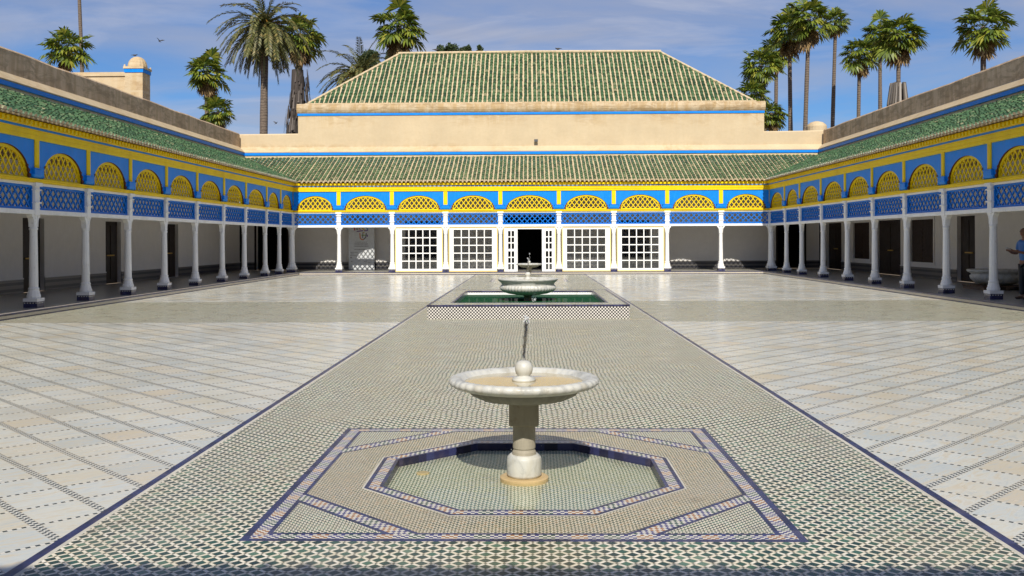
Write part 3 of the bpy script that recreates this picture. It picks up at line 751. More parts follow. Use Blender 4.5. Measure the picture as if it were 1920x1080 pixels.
front = gallery((0, -.77, 0), PI, [-11.9, -6.0, -3, 3, 6.0, 11.9], (-CL + .2, CL - .2), (-CL, CL), (-CL - GD, CL + GD),
    'gallery behind the viewer whose eave shades the bottom of the picture', [], 6, False)
# glazed screens in the back gallery
def screen_frame(w):
    b = MB(); x0, x1 = .14, w - .14; z0, z1 = PZ + .005, ZB0 - .004; t_ = .045
    b.box(x0, x1, -.055, .03, z0, z0 + t_, 1); b.box(x0, x1, -.055, .03, z1 - t_, z1, 1)
    b.box(x0, x0 + t_, -.054, .03, z0 + t_, z1 - t_, 1); b.box(x1 - t_, x1, -.054, .03, z0 + t_, z1 - t_, 1)
    return b, x0 + t_, x1 - t_, z0 + t_, z1 - t_
def grid(b, x0, x1, z0, z1, nx, nz, t_=.05):
    for k in range(1, nx): x = x0 + (x1 - x0) * k / nx; b.box(x - t_ / 2, x + t_ / 2, -.028, .018, z0, z1)
    for k in range(1, nz): z = z0 + (z1 - z0) * k / nz; b.box(x0, x1, -.026, .016, z - t_ / 2, z + t_ / 2)
for i in (2, 3, 5, 6):
    w = back_us[i + 1] - back_us[i]
    b, x0, x1, z0, z1 = screen_frame(w)
    m0, m1 = (.30 if i == 2 else .21), (.26 if i == 2 else .24)
    gx0, gx1, gz0, gz1 = x0 + m0, x1 - m1, z0 + .10, z1 - .09
    b.box(x0, gx0, -.035, .02, z0, z1); b.box(gx1, x1, -.035, .02, z0, z1); b.box(gx0, gx1, -.034, .02, z0, gz0); b.box(gx0, gx1, -.034, .02, gz1, z1)
    grid(b, gx0, gx1, gz0, gz1, 5, 5)
    o = b.build('window', ['white', 'pale_yellow'], back, loc=(back_us[i], 0, 0))
    g = MB(); g.box(gx0, gx1, -.006, -.001, gz0, gz1); g.build('pane', 'glass', o)
i = 4; w = back_us[5] - back_us[4]
b, x0, x1, z0, z1 = screen_frame(w)
b.v = []; b.f = []; b.m = []
t_ = .045
b.box(x0 - t_, x1 + t_, -.055, .03, z1, z1 + t_, 1); b.box(x0 - t_, x0, -.054, .03, PZ + .005, z1, 1); b.box(x1, x1 + t_, -.054, .03, PZ + .005, z1, 1)
b.box(x0, x1, -.035, .02, z1 - .07, z1)
o = b.build('door_frame', ['white', 'pale_yellow'], back, loc=(back_us[i], 0, 0))
for lx0, lx1 in ((x0, x0 + .66), (x1 - .66, x1)):
    b = MB(); za, zb_, zm = PZ + .006, z1 - .072, 1.2
    p0, p1 = lx0 + .19, lx1 - .17
    b.box(lx0, p0, -.032, .018, za, zb_); b.box(p1, lx1, -.032, .018, za, zb_); b.box(p0, p1, -.03, .018, za, za + .1); b.box(p0, p1, -.03, .018, zb_ - .09, zb_); b.box(p0, p1, -.03, .018, zm - .06, zm + .06)
    grid(b, p0, p1, za + .1, zm - .06, 2, 3, .055); grid(b, p0, p1, zm + .06, zb_ - .09, 2, 3, .055)
    d = b.build('door', 'white', back, loc=(back_us[i], 0, 0))
    g = MB(); g.box(p0, p1, -.006, -.001, za + .1, zb_ - .09); g.build('pane', 'glass', d)
# ------------------------------------------------------------------ upper walls
def upper_wall(loc, rz, u0, u1, label, seed, segs=None, mm='plaster_stained'):
    root = empty('parapet_wall', loc, rz, label=label, cat='wall')
    rn = random.Random(seed)
    b = MB(); b.box(u0, u1, GD - .27, GD + .3, ZE + 1.41, ZE + 1.65); b.build('wall', 'plaster', root)
    b = MB(); b.prism([(GD - .31, ZE + 1.652), (GD - .33, ZE + 1.66), (GD - .33, ZE + 1.79), (GD - .31, ZE + 1.80), (GD + .2, ZE + 1.80), (GD + .2, ZE + 1.652)], u0, u1); b.build('painted_band', 'blue', root)
    b = MB(); b.prism([(GD - .33, ZE + 1.802), (GD - .335, ZE + 1.84), (GD - .03, ZE + 2.13), (GD + .3, ZE + 2.16), (GD + .3, ZE + 1.802)], u0, u1); b.build('ledge', 'plaster', root)
    for s0, s1 in (segs or [(u0, u1)]):
        n = max(2, int((s1 - s0) / 1.5)); b = MB(); prof = []
        for k in range(n + 1):
            u = s0 + (s1 - s0) * k / n; zt = 7.47 + rn.uniform(-.02, .025); yo = rn.uniform(-.008, .008)
            prof.append([(GD - .03 + yo, ZE + 2.09), (GD - .04 + yo, 7.2), (GD - .045 + yo, zt - .06), (GD + .0, zt), (GD + .3, zt), (GD + .35, ZE + 2.09)])
            prof[-1] = [(u, a, c) for a, c in prof[-1]]
        vs = [p for pr in prof for p in pr]
        b.add(vs, [(k * 6 + j, (k + 1) * 6 + j, (k + 1) * 6 + (j + 1) % 6, k * 6 + (j + 1) % 6) for k in range(n) for j in range(6)] + [(5, 4, 3, 2, 1, 0), tuple(n * 6 + j for j in range(6))])
        b.build('parapet', mm, root)
    return root
XU = CL + GD - .03
upper_wall((-CL, 0, 0), PI / 2, -1, CY + GD - .27, 'weathered tan parapet wall with blue band above the left roof', 1)
upper_wall((CL, 0, 0), -PI / 2, -CY - GD + .27, 1, 'weathered tan parapet wall with blue band above the right roof', 2)
upper_wall((0, CY, 0), 0, -XU - .3, XU + .3, 'sunlit low parapet wall with blue band on either side of the tall roofed block', 3, [(-XU - .3, -12.46), (12.5, XU + .3)], 'plaster')
upper_wall((0, -.77, 0), PI, -XU, XU, 'parapet wall above the gallery behind the viewer', 4)
# the roofed hall behind
hall = empty('palace_hall', (0, CY + GD, 0), 0, label='tall plastered block with hipped green tile roof rising at the back', cat='building')
hx0, hx1 = -12.46, 12.5
b = MB(); b.box(hx0, hx1, -.04, 9.2, ZE + 2.08, 8.42); b.build('wall', 'plaster', hall)
b = MB(); b.box(hx0 - .02, hx1 + .02, -.075, 9.2, 8.425, 8.54); b.build('painted_band', 'blue', hall)
rn = random.Random(5); n = 30; b = MB(); vs = []
for k in range(n + 1):
    u = hx0 - .06 + (hx1 - hx0 + .12) * k / n; o_ = rn.uniform(-.012, .012); zt = 9.06 + rn.uniform(-.015, .015)
    vs += [(u, y + o_, z) for y, z in ((-.05, 8.545), (-.10, 8.62), (-.14, 8.72), (-.15, 8.85), (-.12, zt - .05), (-.02, zt), (.6, zt + .02), (.6, 8.545))]
b.add(vs, [(k * 8 + j, (k + 1) * 8 + j, (k + 1) * 8 + (j + 1) % 8, k * 8 + (j + 1) % 8) for k in range(n) for j in range(8)] + [tuple(range(8))[::-1], tuple(n * 8 + j for j in range(8))])
b.build('cornice', 'plaster_brown', hall)
b = MB()
RY0, RZ0, RY1, RZ1, RE, RT = .12, 9.07, 4.47, 12.58, 11.95, 7.55
tile_roof(b, lambda s: (-RE + (RE - RT) * s, RE + .05 - (RE - RT) * s), RY0, RZ0, RY1, RZ1, period=.245, rad=.091, course=.34, seed=9, lip=False)
for s in (-1, 1):
    b.face([(s * RE, RY0, RZ0), (s * RT, RY1, RZ1), (s * RE, 8.8, RZ0)], 1)
    b.tube([(s * RE, RY0, RZ0 + .04), (s * RT, RY1, RZ1 + .05)], .075, 8, 1)
b.face([(-RE, 8.8, RZ0), (-RT, RY1, RZ1), (RT, RY1, RZ1), (RE, 8.8, RZ0)], 1)
b.tube([(-RT - .1, RY1, RZ1 + .05), (0, RY1, RZ1 + .09), (RT + .1, RY1, RZ1 + .06)], .09, 8, 1)
b.box(-RE - .15, RE + .15, RY0 - .12, RY0 + .1, RZ0 - .02, RZ0 + .035, 1)
b.build('roof', ['tile', 'pan'], hall)
# floodlight on the hall wall
p = at(1005, 264, CY + GD - .1)
b = MB(); b.box(-.09, .09, -.1, .0, -.05, .06); b.box(-.02, .02, 0, .08, -.02, .02); b.box(-.1, .1, -.13, -.101, -.06, .07)
tag(b.build('floodlight', 'steel', loc=(p.x, CY + GD - .12, p.z)), 'small dark floodlight fixed to the sunlit plaster wall', 'floodlight')
# turret and roof wall behind the left parapet
TX0, TX1, TY0, TY1 = -18.25, -17.45, 42.5, 43.35
tur = empty('turret', ((TX0 + TX1) / 2, (TY0 + TY1) / 2, 0), 0, label='square plaster turret with blue band and ribbed dome above the left parapet', cat='turret')
b = MB(); hw = .4; b.box(-hw, hw, -.425, .425, 6.0, 9.33); b.build('shaft', 'plaster', tur)
b = MB(); b.box(-hw - .03, hw + .03, -.455, .455, 9.333, 9.5); b.build('painted_band', 'blue', tur)
b = MB(); b.box(-hw - .06, hw + .06, -.485, .485, 9.503, 9.60)
for s in (-1, 1):
    for q in (-1, 1): b.lathe([(.05, 0), (.04, .07), (.0, .11)], 8, (s * .41, q * .43, 9.60))
b.lathe([(.42, 9.60), (.41, 9.72), (.37, 9.86), (.29, 9.99), (.17, 10.08), (.03, 10.12)], 48, mod=lambda j, a: 1 + .035 * abs(math.sin(a * 8)))
b.build('dome', 'plaster', tur)
b = MB(); b.box(-3.9, -hw - .002, -.1, .35, 6.0, 9.22); b.box(-3.9, -hw - .002, -.16, .4, 9.223, 9.40); b.build('roof_wall', 'plaster', tur)
p = at(1531, 234, 53)
b = MB(); b.lathe([(.55, -1.2), (.55, 0), (.5, .1), (.35, .22), (.12, .29), (.02, .3)], 20)
tag(b.build('rooftop_dome', 'plaster', smooth=False, loc=(p.x, 53, p.z - .1)), 'low tan plaster dome peeping over the right end of the back parapet', 'dome')
# ------------------------------------------------------------------ pool
PX0, PX1, PY0, PY1 = -2.22, 2.13, 20.45, 26.75
IX0, IX1, IY0, IY1 = -1.72, 1.67, 21.2, 26.05
pool = empty('pool', ((PX0 + PX1) / 2, (PY0 + PY1) / 2, 0), 0, label='raised rectangular pool with black and white tiled sides round the middle fountain', cat='pool')
cx, cy = (PX0 + PX1) / 2, (PY0 + PY1) / 2
def ringbox(b, X0, X1, Y0, Y1, x0, x1, y0, y1, z0, z1, m):
    X0, X1, x0, x1 = [v - cx for v in (X0, X1, x0, x1)]; Y0, Y1, y0, y1 = [v - cy for v in (Y0, Y1, y0, y1)]
    b.box(X0, X1, Y0, y0, z0, z1, m); b.box(X0, X1, y1, Y1, z0, z1, m); b.box(X0, x0, y0, y1, z0, z1, m); b.box(x1, X1, y0, y1, z0, z1, m)
b = MB(); ringbox(b, PX0, PX1, PY0, PY1, IX0, IX1, IY0, IY1, -.02, .268, 0); b.build('wall', 'bw', pool)
b = MB(); ringbox(b, PX0 - .012, PX1 + .012, PY0 - .012, PY1 + .012, PX0 + .05, PX1 - .05, PY0 + .05, PY1 - .05, .269, .303, 0)
ringbox(b, IX0 - .06, IX1 + .06, IY0 - .06, IY1 + .06, IX0 - .002, IX1 + .002, IY0 - .002, IY1 + .002, .269, .303, 0)
ringbox(b, PX0 + .051, PX1 - .051, PY0 + .051, PY1 - .051, IX0 - .061, IX1 + .061, IY0 - .061, IY1 + .061, .269, .300, 1)
b.build('coping', ['navy', 'fine'], pool)
b = MB(); b.box(IX0 - cx, IX1 - cx, IY1 - cy - .012, IY1 - cy - .003, .0, .255, 1)
b.face([(x - cx, y - cy, .02) for x, y in ((IX0, IY0), (IX1, IY0), (IX1, IY1), (IX0, IY1))], 0); b.build('lining', ['pool_green', 'white'], pool)
b = MB(); b.face([(x, y, .20) for x, y in ((IX0, IY0), (IX1, IY0), (IX1, IY1), (IX0, IY1))])
def f_pw(t):
    nb = t.bump(t.noise(t.pos(), 7, 4), .10, .01)
    n = t.noise(t.pos(), 26, 4, .7)
    c = t.ramp(n, [(.3, (.006, .038, .017)), (.52, (.014, .068, .030)), (.68, (.05, .15, .075))])
    return {'Base Color': c, 'Roughness': .03, 'Normal': nb, 'Specular IOR Level': .0, 'Coat Weight': .06}
M['pool_water'] = mat('green_pool_water', f_pw)
tag(b.build('water', 'pool_water'), 'green water filling the raised rectangular pool', 'water', kind='structure')
# ------------------------------------------------------------------ fountains
def splash(b, rn, c, r, n, s0=.004, s1=.009):
    for _ in range(n):
        a = rn.uniform(0, 2 * PI); q = r * rn.random() ** .6; s = rn.uniform(s0, s1)
        p = (c[0] + q * math.cos(a), c[1] + q * math.sin(a), c[2] + rn.uniform(-r, r) * 1.2)
        b.lathe([(0.0005, -s), (s * .8, -s * .4), (s * .8, s * .4), (.0005, s)], 5, p, caps=False)
def pedestal_fountain(cy, label):
    root = empty('fountain', (FX, cy, -.062), 0, label=label, cat='fountain', group='marble pedestal fountains on the walkway')
    Z = .062
    lob = lambda amp, n_: (lambda j, a: 1 + amp * abs(math.cos(a * n_ / 2)) - amp * .5)
    N = 44 * 6
    b = MB()
    rim = [(.405, .50 + Z), (.46, .555 + Z), (.47, .622 + Z), (.515, .636 + Z), (.542, .655 + Z), (.548, .675 + Z), (.535, .695 + Z), (.50, .702 + Z), (.465, .695 + Z), (.445, .672 + Z), (.40, .655 + Z)]
    amp = {3: .006, 4: .011, 5: .014, 6: .016, 7: .019, 8: .014, 9: .006}
    b.lathe(rim[2:], N, mod=lambda j, a: 1 + amp.get(j + 2, 0) * (abs(math.sin(a * 22)) - .5) , caps=False)
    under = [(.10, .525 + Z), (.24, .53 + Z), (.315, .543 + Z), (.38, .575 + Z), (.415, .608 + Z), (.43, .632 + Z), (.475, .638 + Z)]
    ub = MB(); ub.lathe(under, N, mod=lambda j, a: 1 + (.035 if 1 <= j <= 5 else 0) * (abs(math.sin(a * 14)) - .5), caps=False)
    ub.build('bowl_underside', 'weathered', root, True); b.build('bowl', 'marble', root, True)  # underside colour carries painted shade as well as stain
    b = MB(); b.lathe([(.445, .668 + Z), (.002, .671 + Z)], 64, caps=False); b.build('basin_water', 'basin_water', root)
    b = MB(); b.lathe([(.125, .02 + .04), (.172, .022 + .04), (.172, .03 + .04), (.125, .032 + .04)][:0] or [(.178, .0), (.178, .028), (.165, .034)], 40); b.build('foot', 'stone_tan', root)
    b = MB(); b.lathe([(.118, .034), (.128, .05), (.128, .15), (.124, .175), (.108, .19), (.105, .195)], 32); bevel(b.build('base', 'marble', root, True), .004)
    b = MB(); b.lathe([(.088, .195), (.086, .215), (.075, .235), (.083, .24), (.083, .42)], 32, caps=False)
    b.box(-.108, .108, -.108, .108, .42, .60); b.box(-.1, .1, -.1, .1, .412, .4195)
    bevel(b.build('pedestal', 'stone_shade', root), .014, 3)
    b = MB()
    b.lathe([(.088, .668 + Z), (.086, .682 + Z), (.068, .696 + Z), (.046, .704 + Z), (.046, .709 + Z), (.058, .722 + Z), (.066, .75 + Z), (.0655, .772 + Z), (.056, .797 + Z), (.038, .813 + Z), (.015, .819 + Z)], 32)
    b.build('finial', 'marble', root, True)
    rn = random.Random(int(cy)); b = MB()
    pts = [(.002 + .022 * (k / 14) ** 1.6 + rn.uniform(-.003, .003), 0 + rn.uniform(-.002, .002), .815 + Z + .295 * k / 14) for k in range(15)]
    b.tube(pts, [.0105 + .0035 * k / 14 + rn.uniform(-.0018, .0018) for k in range(15)], 8, 0)
    j = b.build('water_jet', 'jet', root, True)
    b = MB()
    for k in range(7): splash(b, rn, (pts[-1][0], 0, pts[-1][2] + .003), .022, 4, .005, .011)
    for k in range(26): splash(b, rn, (.024 + rn.uniform(-.01, .035), rn.uniform(-.02, .02), rn.uniform(.75, 1.1) + Z), .01, 1, .002, .0045)
    for k in range(46):
        a = rn.uniform(0, 2 * PI); r_ = rn.uniform(.46, .58)
        splash(b, rn, (r_ * math.cos(a), r_ * math.sin(a), rn.uniform(.05, .62)), .01, 1, .002, .004)
    b.build('splash', 'foam', j)
pedestal_fountain(FY, 'nearest marble pedestal fountain standing in the octagonal basin in front')
pedestal_fountain(FY2, 'farthest marble pedestal fountain, small in front of the dark doorway')
mid = empty('fountain', (-.06, PW, 0), 0, label='broad fluted marble fountain standing in the green raised pool', cat='fountain')
b = MB(); N = 48 * 4
b.lathe([(.11, .33), (.28, .345), (.48, .375), (.62, .425), (.68, .485), (.69, .53), (.66, .575), (.645, .59), (.655, .60), (.655, .63), (.70, .67), (.735, .70), (.748, .725), (.745, .745), (.715, .75), (.69, .735), (.66, .70), (.0, .695)], N, mod=lambda j, a: 1 + (.03 if 2 <= j <= 6 else 0) * (abs(math.sin(a * 24)) - .5), caps=False)
b.build('bowl', 'marble', mid, True)
b = MB(); b.lathe([(.70, .722), (.002, .724)], 64, caps=False); b.build('basin_water', 'basin_water', mid)
b = MB(); b.lathe([(.14, .02), (.14, .16), (.10, .2), (.09, .28), (.12, .335)], 24); b.build('pedestal', 'stone_shade', mid, True)
b = MB(); b.lathe([(.10, .722), (.10, .745), (.06, .77), (.05, .785), (.065, .81), (.075, .84), (.068, .875), (.04, .90), (.01, .905)], 24); b.build('finial', 'marble', mid, True)
rn = random.Random(3); b = MB()
b.tube([(.002, 0, .905), (.008, 0, 1.1), (.012, 0, 1.22)], [.01, .012, .012], 8); j = b.build('water_jet', 'jet', mid, True)
b = MB(); splash(b, rn, (.012, 0, 1.22), .03, 16, .006, .014)
for x in (.11, .15, .19):
    pts = [(x + rn.uniform(-.012, .012), -.40 - rn.uniform(0, .05), .375 - .172 * k / 6) for k in range(7)]; b.tube(pts, [.012 + rn.uniform(-.005, .01) for _ in range(7)], 6)
b.build('splash', 'foam', j)
p = at(793, 887, 7.2); q = at(793, 887, 1); q = Vector((0, 0, H)) + (q - Vector((0, 0, H))) * ((H + .058) / (H - q.z))
b = MB(); b.lathe([(.05, -.004), (.05, .004), (.04, .007), (.012, .007)], 20)
tag(b.build('drain_cover', 'stone_tan', loc=(q.x, q.y, -.058)), 'round tan drain cover on the floor of the nearest octagonal basin', 'drain')
# ------------------------------------------------------------------ banner in the second bay
p0, p1 = at(654, 503, 50.2), at(702, 503, 50.2); bw = p1.x - p0.x; bh = 2.62
ban = empty('banner', ((p0.x + p1.x) / 2, 50.2, PZ), 0, label='tall pale printed banner with a colourful emblem standing between two columns', cat='banner')
b = MB(); b.box(-bw / 2, bw / 2, -.012, .012, .03, bh); b.build('panel', 'banner', ban)
b = MB(); b.box(-bw / 2, bw / 2, -.06, .06, 0, .029); b.box(-.02, .02, .013, .03, .03, bh - .1); b.build('stand', 'steel', ban)
def bz(py): return at(678, py, 50.2).z - PZ
def bx(px): return at(px, 470, 50.2).x - (p0.x + p1.x) / 2
strokes = [('red', [(665, 424), (665, 432)], .07), ('logoblue', [(667, 425.5), (688, 426)], .075), ('logoblue', [(687, 426), (690, 431)], .06), ('purple', [(669, 434), (681, 432.5)], .05), ('purple', [(683, 433), (690, 432)], .05),
    ('ink', [(668, 429.5), (672, 429.5)], .06), ('orange', [(674, 428), (676, 431)], .06), ('logoyellow', [(679, 427), (684, 432)], .06), ('lime', [(678, 441), (685, 441)], .05), ('ink', [(681, 435), (680, 446)], .04), ('logoyellow', [(681, 436), (684, 436.5)], .04),
    ('orange', [(675, 437), (675.5, 446), (678, 449), (682, 449.5)], .055), ('ink', [(682, 449), (686, 445), (687, 437)], .055), ('purple', [(689, 440), (689, 444)], .05)]
for k, (mt, pts, w) in enumerate(strokes):
    b = MB()
    for a, c in zip(pts, pts[1:]): b.bar((bx(a[0]), bz(a[1])), (bx(c[0]), bz(c[1])), w, -.017 - k * .0006, -.0122)
    b.build('emblem', mt, ban)
rn = random.Random(8)
for py, x0, x1, hgt in ((454, 666, 688, .03), (457.5, 665, 690, .05), (461.5, 665, 691, .05), (467.5, 665, 684, .04), (473, 657, 672, .03), (476, 658, 664, .03), (479, 657, 668, .025), (483, 657, 660, .07), (490, 658, 661, .04), (485.5, 666, 692, .02), (490, 683, 688, .035), (489, 669, 676, .02), (492, 690, 696, .03)):
    x = x0; b = MB()
    while x < x1:
        e = min(x + rn.uniform(.7, 1.9), x1); b.box(bx(x), bx(e), -.0145, -.0122, bz(py) - hgt / 2, bz(py) + hgt / 2); x = e + rn.uniform(.3, .7)
    b.build('text_line', 'grey', ban)
# ------------------------------------------------------------------ marble basin on a pallet, right gallery
Q = Vector((14.25, 29.3, PZ))
pal = empty('pallet', Q, 0, label='low dark wooden pallet under the stored marble bowl', cat='pallet')
b = MB()
for k in range(7): b.box(-.75, .75, -.7 + k * .2, -.7 + k * .2 + .15, .105, .135)
b.build('deck', 'plank', pal)
for x in (-.65, 0, .65):
    b = MB(); b.box(x - .06, x + .06, -.7, .68, 0, .104); b.build('runner', 'plank', pal)
b = MB()
b.lathe([(.3, .0), (.45, .02), (.62, .09), (.72, .20), (.74, .29), (.70, .33), (.72, .36), (.80, .40), (.84, .45), (.82, .48), (.76, .47), (.70, .40), (.3, .30), (.01, .29)], 160, mod=lambda j, a: 1 + (.03 if 1 <= j <= 4 else 0) * (abs(math.sin(a * 20)) - .5))
tag(b.build('marble_bowl', 'marble', smooth=True, loc=(Q.x, Q.y, PZ + .136)), 'large fluted marble bowl resting on a pallet in the right gallery', 'bowl')
# ------------------------------------------------------------------ person
def skin_mesh(name, nodes, edges, mt, parent, root=0, sub=2):
    me = bpy.data.meshes.new(name); me.from_pydata([n[0] for n in nodes], edges, []); me.materials.append(M[mt])
    o = bpy.data.objects.new(name, me); COL.objects.link(o); o.parent = parent
    o.modifiers.new('skin', 'SKIN').use_smooth_shade = True
    for i, nd in enumerate(nodes):
        r = nd[1]; me.skin_vertices[0].data[i].radius = r if isinstance(r, tuple) else (r, r)
    me.skin_vertices[0].data[root].use_root = True
    s_ = o.modifiers.new('sub', 'SUBSURF'); s_.levels = sub; s_.render_levels = sub
    return o
pp = at(1922, 563, 24.6)
per = empty('person', (pp.x, 24.6, PZ), PI / 2 + .25, label='man in a blue shirt and dark trousers looking at a phone by the right edge', cat='person')
# local frame: faces +y; x to his right
nodes = [((0, 0, .98), (.15, .10)), ((0, -.01, 1.15), (.145, .10)), ((0, -.01, 1.35), (.17, .115)), ((0, -.02, 1.48), (.11, .08)), ((0, 0, 1.56), .055), ((0, .02, 1.62), .06)]
edges = [(0, 1), (1, 2), (2, 3), (3, 4), (4, 5)]
def chain(start, pts):
    k = start
    for p, r in pts: nodes.append((p, r)); edges.append((k, len(nodes) - 1)); k = len(nodes) - 1
    return k
head = chain(5, [((0, .03, 1.69), (.078, .095)), ((0, .025, 1.77), (.076, .092)), ((0, .015, 1.82), .05)])
nose = chain(head - 2, [((0, .128, 1.70), .014)])
for s in (-1, 1): chain(head - 2, [((s * .085, .015, 1.72), .016)])
hands = []
for s in (-1, 1):
    h = chain(3, [((s * .2, -.02, 1.44), .058), ((s * .235, .03, 1.17), .045), ((s * .17, .26, 1.20), .036), ((s * .10, .37, 1.235), .026), ((s * .06, .43, 1.25), (.034, .022))])
    hands.append((s, h))
    for q, (dx, L) in enumerate(((-.03, .055), (-.01, .07), (.01, .066), (.028, .05))):
        chain(h, [((s * (.05 + dx), .47, 1.255 - .004 * q), .0095), ((s * (.035 + dx), .47 + L * .7, 1.262 - .004 * q), .0085), ((s * (.015 + dx), .47 + L, 1.285), .007)])
    chain(h, [((s * .025, .43, 1.285), .0105), ((s * .01, .475, 1.30), .009)])
    l = chain(0, [((s * .09, 0, .88), .09), ((s * .10, .015, .50), .058), ((s * .105, -.01, .12), .042), ((s * .105, .0, .05), .04)])
    chain(l, [((s * .115, .10, .035), (.042, .03)), ((s * .12, .17, .028), (.034, .022))])
skin_mesh('body', nodes, edges, 'skin', per)
skin_mesh('shirt', [((0, 0, .93), (.17, .125)), ((0, -.01, 1.15), (.168, .122)), ((0, -.01, 1.35), (.19, .132)), ((0, -.02, 1.485), (.12, .09)), ((-.2, -.02, 1.445), .078), ((-.228, .015, 1.24), .066), ((.2, -.02, 1.445), .078), ((.228, .015, 1.24), .066)], [(0, 1), (1, 2), (2, 3), (3, 4), (4, 5), (3, 6), (6, 7)], 'shirt', per)
skin_mesh('trousers', [((0, 0, .99), (.158, .112)), ((-.09, 0, .86), .105), ((-.10, .015, .50), .078), ((-.105, -.01, .09), .066), ((.09, 0, .86), .105), ((.10, .015, .50), .078), ((.105, -.01, .09), .066)], [(0, 1), (1, 2), (2, 3), (0, 4), (4, 5), (5, 6)], 'trousers', per)
for s in (-1, 1):
    skin_mesh('shoe', [((s * .105, -.04, .04), (.05, .042)), ((s * .115, .08, .038), (.052, .036)), ((s * .12, .19, .03), (.042, .027))], [(0, 1), (1, 2)], 'shoe', per)
skin_mesh('hair', [((0, -.02, 1.72), (.085, .09)), ((0, .0, 1.79), (.084, .098)), ((0, .0, 1.835), .055)], [(0, 1), (1, 2)], 'hair', per)
b = MB()
for s in (-1, 1): b.lathe([(.001, -.012), (.011, -.004), (.011, .004), (.001, .012)], 8, (s * .032, .118, 1.735))
b.build('eyes', 'ink', per)
b = MB(); b.box(-.03, .03, .117, .124, 1.655, 1.664); b.build('mouth', 'red', per)
ph = empty('phone', per.matrix_basis @ Vector((0, .50, 1.30)), PI / 2 + .25, label='pale smartphone held in the hands of the man in blue', cat='phone')
b = MB(); b.box(-.037, .037, -.075, .075, -.005, .005); o = bevel(b.build('case', 'phone', ph), .004); o.rotation_euler = (.5, 0, 0)
b = MB(); b.box(-.033, .033, -.068, .068, .0052, .0062); q = b.build('screen', 'steel', ph); q.rotation_euler = (.5, 0, 0)
# ------------------------------------------------------------------ palms and trees
def fan_leaf(b, rn, base, d, size, m, droop):
    """petiole then a pleated fan of blades"""
    d = d.normalized(); pet = size * rn.uniform(.8, 1.25)
    tip = base + d * pet + Vector((0, 0, -droop * .35 * size))
    d2 = (tip - base).normalized() + Vector((0, 0, -droop * .5)); d2.normalize()
    side = d2.cross(Vector((rn.uniform(-.3, .3), rn.uniform(-.3, .3), 1))).normalized(); up = side.cross(d2)
    w = .018 * size
    b.face([base - side * w, base + side * w, tip + side * w, tip - side * w], m)
    nb = 15
    for k in range(nb):
        a = (k / (nb - 1) - .5) * rn.uniform(3.7, 4.1)
        v = (d2 * math.cos(a) + side * math.sin(a)); L = size * rn.uniform(.75, 1.05) * (.72 + .28 * math.cos(a / 2))
        mid = tip + v * L * .6 + up * .05 * size * (-1) ** k; end = tip + v * L + Vector((0, 0, -.20 * size * (.6 + droop)))
        s_ = v.cross(up).normalized() * (.10 * size)
        b.face([tip, mid - s_, end, mid + s_], m)
def fan_palm(cx_px, cy_px, r_px, Y, base_px, tw_px, label, seed, skirt=.5, group=None):
    rn = random.Random(seed); c = at(cx_px, cy_px, Y); k = F / Y; R = r_px / k
    bs = at(base_px, 250, Y); root = empty('palm_tree', (bs.x, Y, -.25), 0, label=label, cat='palm tree', group='fan palms rising behind the roofs')
    top = Vector((c.x - bs.x, 0, c.z + .25 - R * .12)); w = tw_px / k / 2
    b = MB(); n = 16; pts = []; rad = []
    for i in range(n + 1):
        f = i / n; pts.append((top.x * (f ** 1.7) + math.sin(f * 3 + seed) * .12 * w * 4 * f * (1 - f), 0, top.z * f)); rad.append(w * (1.25 - .35 * f) * (1 + rn.uniform(-.05, .05)))
    b.tube(pts, rad, 9); b.build('trunk', 'trunk', root, True)
    b = MB(); nl = 34
    for i in range(nl):
        z = 1 - 1.62 * (i + .5) / nl + rn.uniform(-.06, .06); z = max(-.9, min(1, z)); a = i * 2.39996 + rn.uniform(-.3, .3); q = math.sqrt(max(0, 1 - z * z))
        d = Vector((q * math.cos(a), q * math.sin(a), z * .92 + .1)); fan_leaf(b, rn, top + Vector((0, 0, -.1 * R * (1 - z))), d, R * .55 * rn.uniform(.8, 1.2), 0, .35 + .35 * (1 - z) / 2)
    for i in range(int(26 * skirt)):
        a = rn.uniform(0, 2 * PI); d = Vector((.55 * math.cos(a), .55 * math.sin(a), -1)); fan_leaf(b, rn, top + Vector((0, 0, -R * rn.uniform(.15, .5))), d, R * .42 * rn.uniform(.7, 1.1), 1, .5)
    b.build('crown', ['fan_leaf', 'dry_leaf'], root)
    return root
